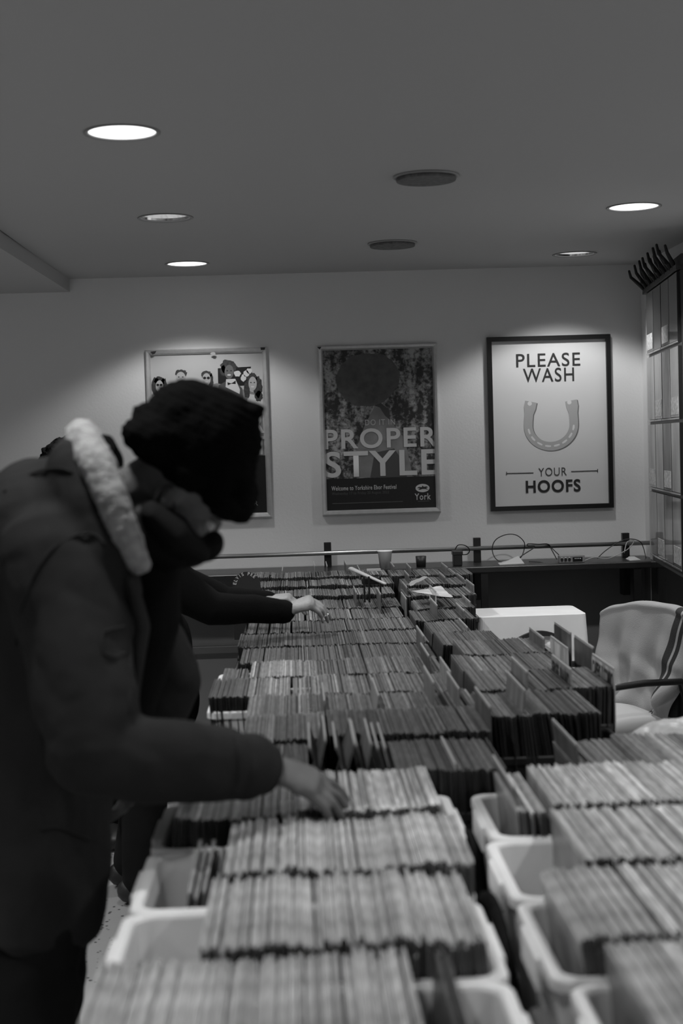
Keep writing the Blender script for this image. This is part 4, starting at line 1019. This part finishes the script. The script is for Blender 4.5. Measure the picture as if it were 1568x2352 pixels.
# sherpa collar: near lapel running down the chest, round the neck and the far side
mb = MB()
cp_ = [A(318, 1292, 2.50), A(285, 1215, 2.49), A(255, 1140, 2.50), A(225, 1070, 2.53), A(192, 1020, 2.60), A(190, 1000, 2.70), A(215, 1012, 2.79), A(255, 1080, 2.86), A(300, 1180, 2.88), A(330, 1290, 2.84)]
mb.loft(cp_, [(.020, .022), (.025, .026), (.028, .029), (.031, .031), (.034, .034), (.030, .032), (.024, .028), (.022, .026), (.02, .024), (.016, .02)], up=(0, 1, 0), n=18)
fuse(mb, 'sherpa_collar', sherpa_m, man, .005, 2, disp=lambda c: .0025*noise.noise(c*55)+.0025*noise.noise(c*170)+.002)
# beanie traced as rounded folds
mb = MB()
s_ = hs_
def bl(x, y, rx, rz, ry=.085, Y=Yh, rot=0):
    a = radians(rot); k = .000812
    mb.ell(A(x, y, Y), [V(cos(a), 0, sin(a))*rx*k, (0, ry, 0), V(-sin(a), 0, cos(a))*rz*k])
bl(470, 1010, 135, 125, .105); bl(500, 1060, 92, 130, .098, rot=-6); bl(430, 960, 98, 90, .095); bl(385, 1000, 95, 75, .10); bl(530, 955, 50, 50, .06, rot=-30)
bl(318, 993, 40, 36, .08); bl(350, 965, 42, 30, .075); bl(372, 1030, 86, 52, .096, rot=-35); bl(430, 1085, 90, 60, .098, rot=-38); bl(508, 1145, 72, 40, .092, rot=-35)
bl(556, 1130, 38, 62, .078, rot=0); bl(553, 1178, 28, 24, .06); bl(586, 944, 24, 18, .04); bl(330, 950, 26, 24, .06)
fuse(mb, 'knitted_hat', wool, man, .006, 5, disp=lambda c: .004*noise.noise(c*45)+.0025*sin(c.z*420+c.x*200)*.6)
# face mask with ear loop
mb = MB()
mk = hc_-hu_*.060+hn_*.050
mb.ell(mk, [hn_*.070, hs_*.073, hu_*.052]); mb.ell(hc_-hu_*.032+hn_*.104, [hn_*.028, hs_*.034, hu_*.034]); mb.ell(hc_-hu_*.095+hn_*.030, [hn_*.058, hs_*.066, hu_*.035])
mb.loft([A(345, 1225, 2.62), A(390, 1270, 2.64), A(440, 1278, 2.66)], [(.045, .07), (.036, .07), (.018, .05)], up=(0, 1, 0), n=14)
mb.loft([A(352, 1178, 2.60), A(395, 1222, 2.60), A(448, 1262, 2.63)], [(.024, .075), (.036, .078), (.022, .05)], up=(0, 1, 0), n=16)
fuse(mb, 'face_mask', mat('black_mask', .010, .9, spec=.1), man, .005, 4)
e0 = hc_-hu_*.008-hn_*.010+hs_*-.0; near = -1 if hs_.y > 0 else 1
e0 = hc_-hn_*.012-hu_*.006+hs_*near*.080
tube('ear_loop', [hc_-hu_*.045+hn_*.045+hs_*near*.069, hc_-hu_*.02+hn_*.015+hs_*near*.080, e0+hu_*.012-hn_*.006, e0-hu_*.022-hn_*.012, hc_-hu_*.07+hn_*.02+hs_*near*.071], .0028, ink, man)
# hood of a hoodie peeking out behind the collar
mb = MB(); mb.loft([A(222, 1030, 2.80), A(238, 1022, 2.74), A(262, 1060, 2.86)], [(.022, .03), (.024, .03), (.02, .03)], n=14, up=(0, 1, 0)); fuse(mb, 'hood', knit, man, .006, 2)
# dark shirt front between lapel and mask
mb = MB(); mb.loft([A(320, 1215, 2.66), A(345, 1300, 2.70), A(345, 1420, 2.74), A(320, 1560, 2.76), A(290, 1680, 2.76)], [(.05, .10), (.055, .12), (.058, .13), (.05, .13), (.04, .12)], up=(0, 1, 0), n=20)
fuse(mb, 'hoodie', knit, man, .007, 4, disp=lambda c: .005*noise.noise(c*12))

# ---- second browser in a black jumper, hands on the records
p2 = empty('person', (-.55, 5.25, 0), 'person in a black jumper leaning in with both hands on the records', 'person')
mb = MB()
h2, u2, n2, s2 = head_parts(mb, A(392, 1145, 5.10), (.45, 0, .89), (.85, 0, -.5), .98)
mb.loft([A(300, 1270, 5.16), A(345, 1215, 5.13), A(375, 1180, 5.12)], [(.08, .08), (.06, .06), (.055, .055)], up=(0, 1, 0), n=14)
mb.loft([A(262, 1720, 5.2), A(290, 1500, 5.2), A(330, 1330, 5.16)], [(.13, .17), (.12, .15), (.12, .18)], up=(0, 1, 0), n=18)
w1 = A(661, 1402, 5.12); w2 = A(618, 1378, 5.36)
mb.loft([A(405, 1350, 4.99), A(490, 1398, 4.97), w1], [.05, .040, .027], n=12); mb.loft([A(430, 1345, 5.40), A(520, 1374, 5.42), w2], [.05, .030, .024], n=12)
t1 = hand_parts(mb, w1, V(.93, .03, .30), V(-.30, -.38, .88), 1.12, curl=(50, 18, 10), spread=4, thumb_side=-1, thumb_out=25, lift=(0, 0, 0, 0))
hand_parts(mb, w2, V(.98, -.1, .06), V(-.05, -.2, .97), .95, curl=(30, 20, 12), spread=4, thumb_side=1, thumb_out=28)
f2 = [V(-.60, 5.13, .06), V(-.66, 5.34, .06)]
for i in (0, 1): mb.loft([V(-.55, 5.12+.17*i, .9), V(-.585, 5.12+.2*i, .48), f2[i]+V(0, 0, .02)], [.08, .055, .04], up=(0, 1, 0), n=12); mb.loft([f2[i], f2[i]+V(.15, 0, -.025)], [(.035, .035), (.04, .028)], n=10)
fuse(mb, 'body', skin_hand, p2, .005, 3)
eyes(h2, u2, n2, s2, p2)
mb = MB()
mb.loft([A(250, 1740, 5.2), A(268, 1600, 5.2), A(290, 1450, 5.18), A(330, 1350, 5.16), A(360, 1290, 5.16)], [(.19, .21), (.185, .20), (.18, .20), (.14, .22), (.08, .16)], up=(0, 1, 0), n=24)
mb.ell(A(405, 1600, 5.14), [(.085, 0, 0), (0, .12, 0), (0, 0, .14)]); mb.ell(A(395, 1490, 5.14), [(.075, 0, 0), (0, .12, 0), (0, 0, .14)])
mb.loft([A(350, 1310, 5.16), A(405, 1350, 4.99), A(490, 1398, 4.97), A(580, 1400, 5.04), A(636, 1404, 5.1)], [(.10, .10), (.080, .082), (.060, .064), (.052, .050), (.046, .042)], up=(0, 1, 0), n=20)
mb.loft([A(380, 1320, 5.35), A(430, 1345, 5.4), A(520, 1374, 5.42), A(618, 1380, 5.37)], [(.08, .08), (.066, .066), (.048, .048), (.038, .034)], up=(0, 1, 0), n=18)
fuse(mb, 'jumper', knit, p2, .006, 4, disp=lambda c: .004*noise.noise(c*14))
mb = MB(); mb.loft([A(636, 1404, 5.1), A(652, 1405, 5.115)], [(.044, .041)]*2, up=(0, 1, 0), n=20); mb.build('cuff', knit, p2, smooth=True)
mb = MB()
for i in (0, 1): mb.loft([V(-.55, 5.12+.17*i, .95), V(-.575, 5.12+.19*i, .5), f2[i]+V(0, 0, .03)], [(.12, .11), (.088, .085), (.075, .07)], up=(0, 1, 0), n=18)
mb.ell(V(-.55, 5.2, .93), [(.14, 0, 0), (0, .2, 0), (0, 0, .12)]); fuse(mb, 'trousers', denim_dk, p2, .009, 3)
for i in (0, 1): mb = MB(); mb.loft([f2[i]+V(-.05, 0, -.01), f2[i]+V(.05, 0, -.012), f2[i]+V(.17, 0, -.026)], [(.045, .045), (.048, .042), (.045, .03)], n=14); mb.build('shoe', blackpl, p2, smooth=True)
mb = MB(); mb.ell(h2+u2*.035-n2*.022, [n2*.100, s2*.084, u2*.095]); mb.ell(h2-n2*.05-u2*.01, [n2*.06, s2*.078, u2*.07]); fuse(mb, 'hair', hair_m, p2, .006, 2, disp=lambda c: .006*noise.noise(c*60))
# ring on a finger: wrapped round the middle finger of the near hand
tp = t1[2][0]; dr_ = t1[2][1]
mb = MB(); q = tp-dr_*.030; mb.loft([q-dr_*.0025, q+dr_*.0025], [.0122]*2, n=16, round_ends=False); mb.build('ring', mat('bright_silver', .9, .1, metal=1), p2, smooth=True)

# ---- third person, seen only as dark hair over the jacket's shoulder
p3 = empty('person', (-.92, 5.95, 0), 'person standing farther back, only dark curly hair showing over the jacket shoulder', 'person')
mb = MB(); h3, u3, n3, s3 = head_parts(mb, A(163, 1085, 5.95), (.05, 0, 1), (.55, -.8, -.1), 1.0)
X3 = h3.x
mb.loft([V(X3, 5.97, 1.40), V(X3, 5.96, 1.50)], [(.06, .06), (.055, .055)], up=(0, 1, 0), n=14); mb.loft([V(X3, 5.98, .92), V(X3, 5.98, 1.15), V(X3, 5.98, 1.36)], [(.15, .11), (.14, .10), (.17, .10)], up=(0, 1, 0), n=18)
for s in (-1, 1):
    wr = V(X3+s*.24, 5.93, .84)
    mb.loft([V(X3+s*.17, 5.98, 1.36), V(X3+s*.23, 5.99, 1.08), wr], [.05, .04, .027], up=(0, 1, 0), n=12); hand_parts(mb, wr, V(0, -.1, -1), V(s, 0, 0), .95, curl=(15, 20, 15), thumb_side=s)
    mb.loft([V(X3+s*.09, 5.98, .9), V(X3+s*.09, 5.97, .48), V(X3+s*.10, 5.99, .08)], [.085, .056, .04], up=(0, 1, 0), n=12); mb.loft([V(X3+s*.10, 5.99, .06), V(X3+s*.12, 5.85, .035)], [(.035, .035), (.04, .028)], n=10)
fuse(mb, 'body', skin, p3, .007, 3); eyes(h3, u3, n3, s3, p3)
mb = MB(); mb.loft([V(X3, 5.98, .85), V(X3, 5.98, 1.15), V(X3, 5.98, 1.36), V(X3, 5.98, 1.43)], [(.18, .14), (.165, .13), (.20, .12), (.1, .08)], up=(0, 1, 0), n=20)
for s in (-1, 1): mb.loft([V(X3+s*.17, 5.98, 1.36), V(X3+s*.23, 5.99, 1.08), V(X3+s*.24, 5.94, .88)], [.065, .052, .042], up=(0, 1, 0), n=14)
fuse(mb, 'coat', knit, p3, .009, 3)
mb = MB()
for s in (-1, 1): mb.loft([V(X3+s*.09, 5.98, .92), V(X3+s*.09, 5.97, .48), V(X3+s*.10, 5.99, .09)], [.10, .075, .065], up=(0, 1, 0), n=14)
mb.build('trousers', denim_dk, p3, smooth=True)
for s in (-1, 1): mb = MB(); mb.loft([V(X3+s*.10, 6.02, .05), V(X3+s*.115, 5.93, .048), V(X3+s*.13, 5.83, .034)], [(.045, .045), (.048, .042), (.045, .03)], n=14); mb.build('shoe', blackpl, p3, smooth=True)
mb = MB(); mb.ell(h3+u3*.045-n3*.01, [n3*.12, s3*.125, u3*.105]); mb.ell(h3-u3*.02-n3*.05, [n3*.07, s3*.12, u3*.09])
fuse(mb, 'hair', hair_m, p3, .006, 1, disp=lambda c: .014*noise.noise(c*38)+.006*noise.noise(c*90))
print('individual records', NIND, 'bulk', len(Bulk.t)//len(SF))
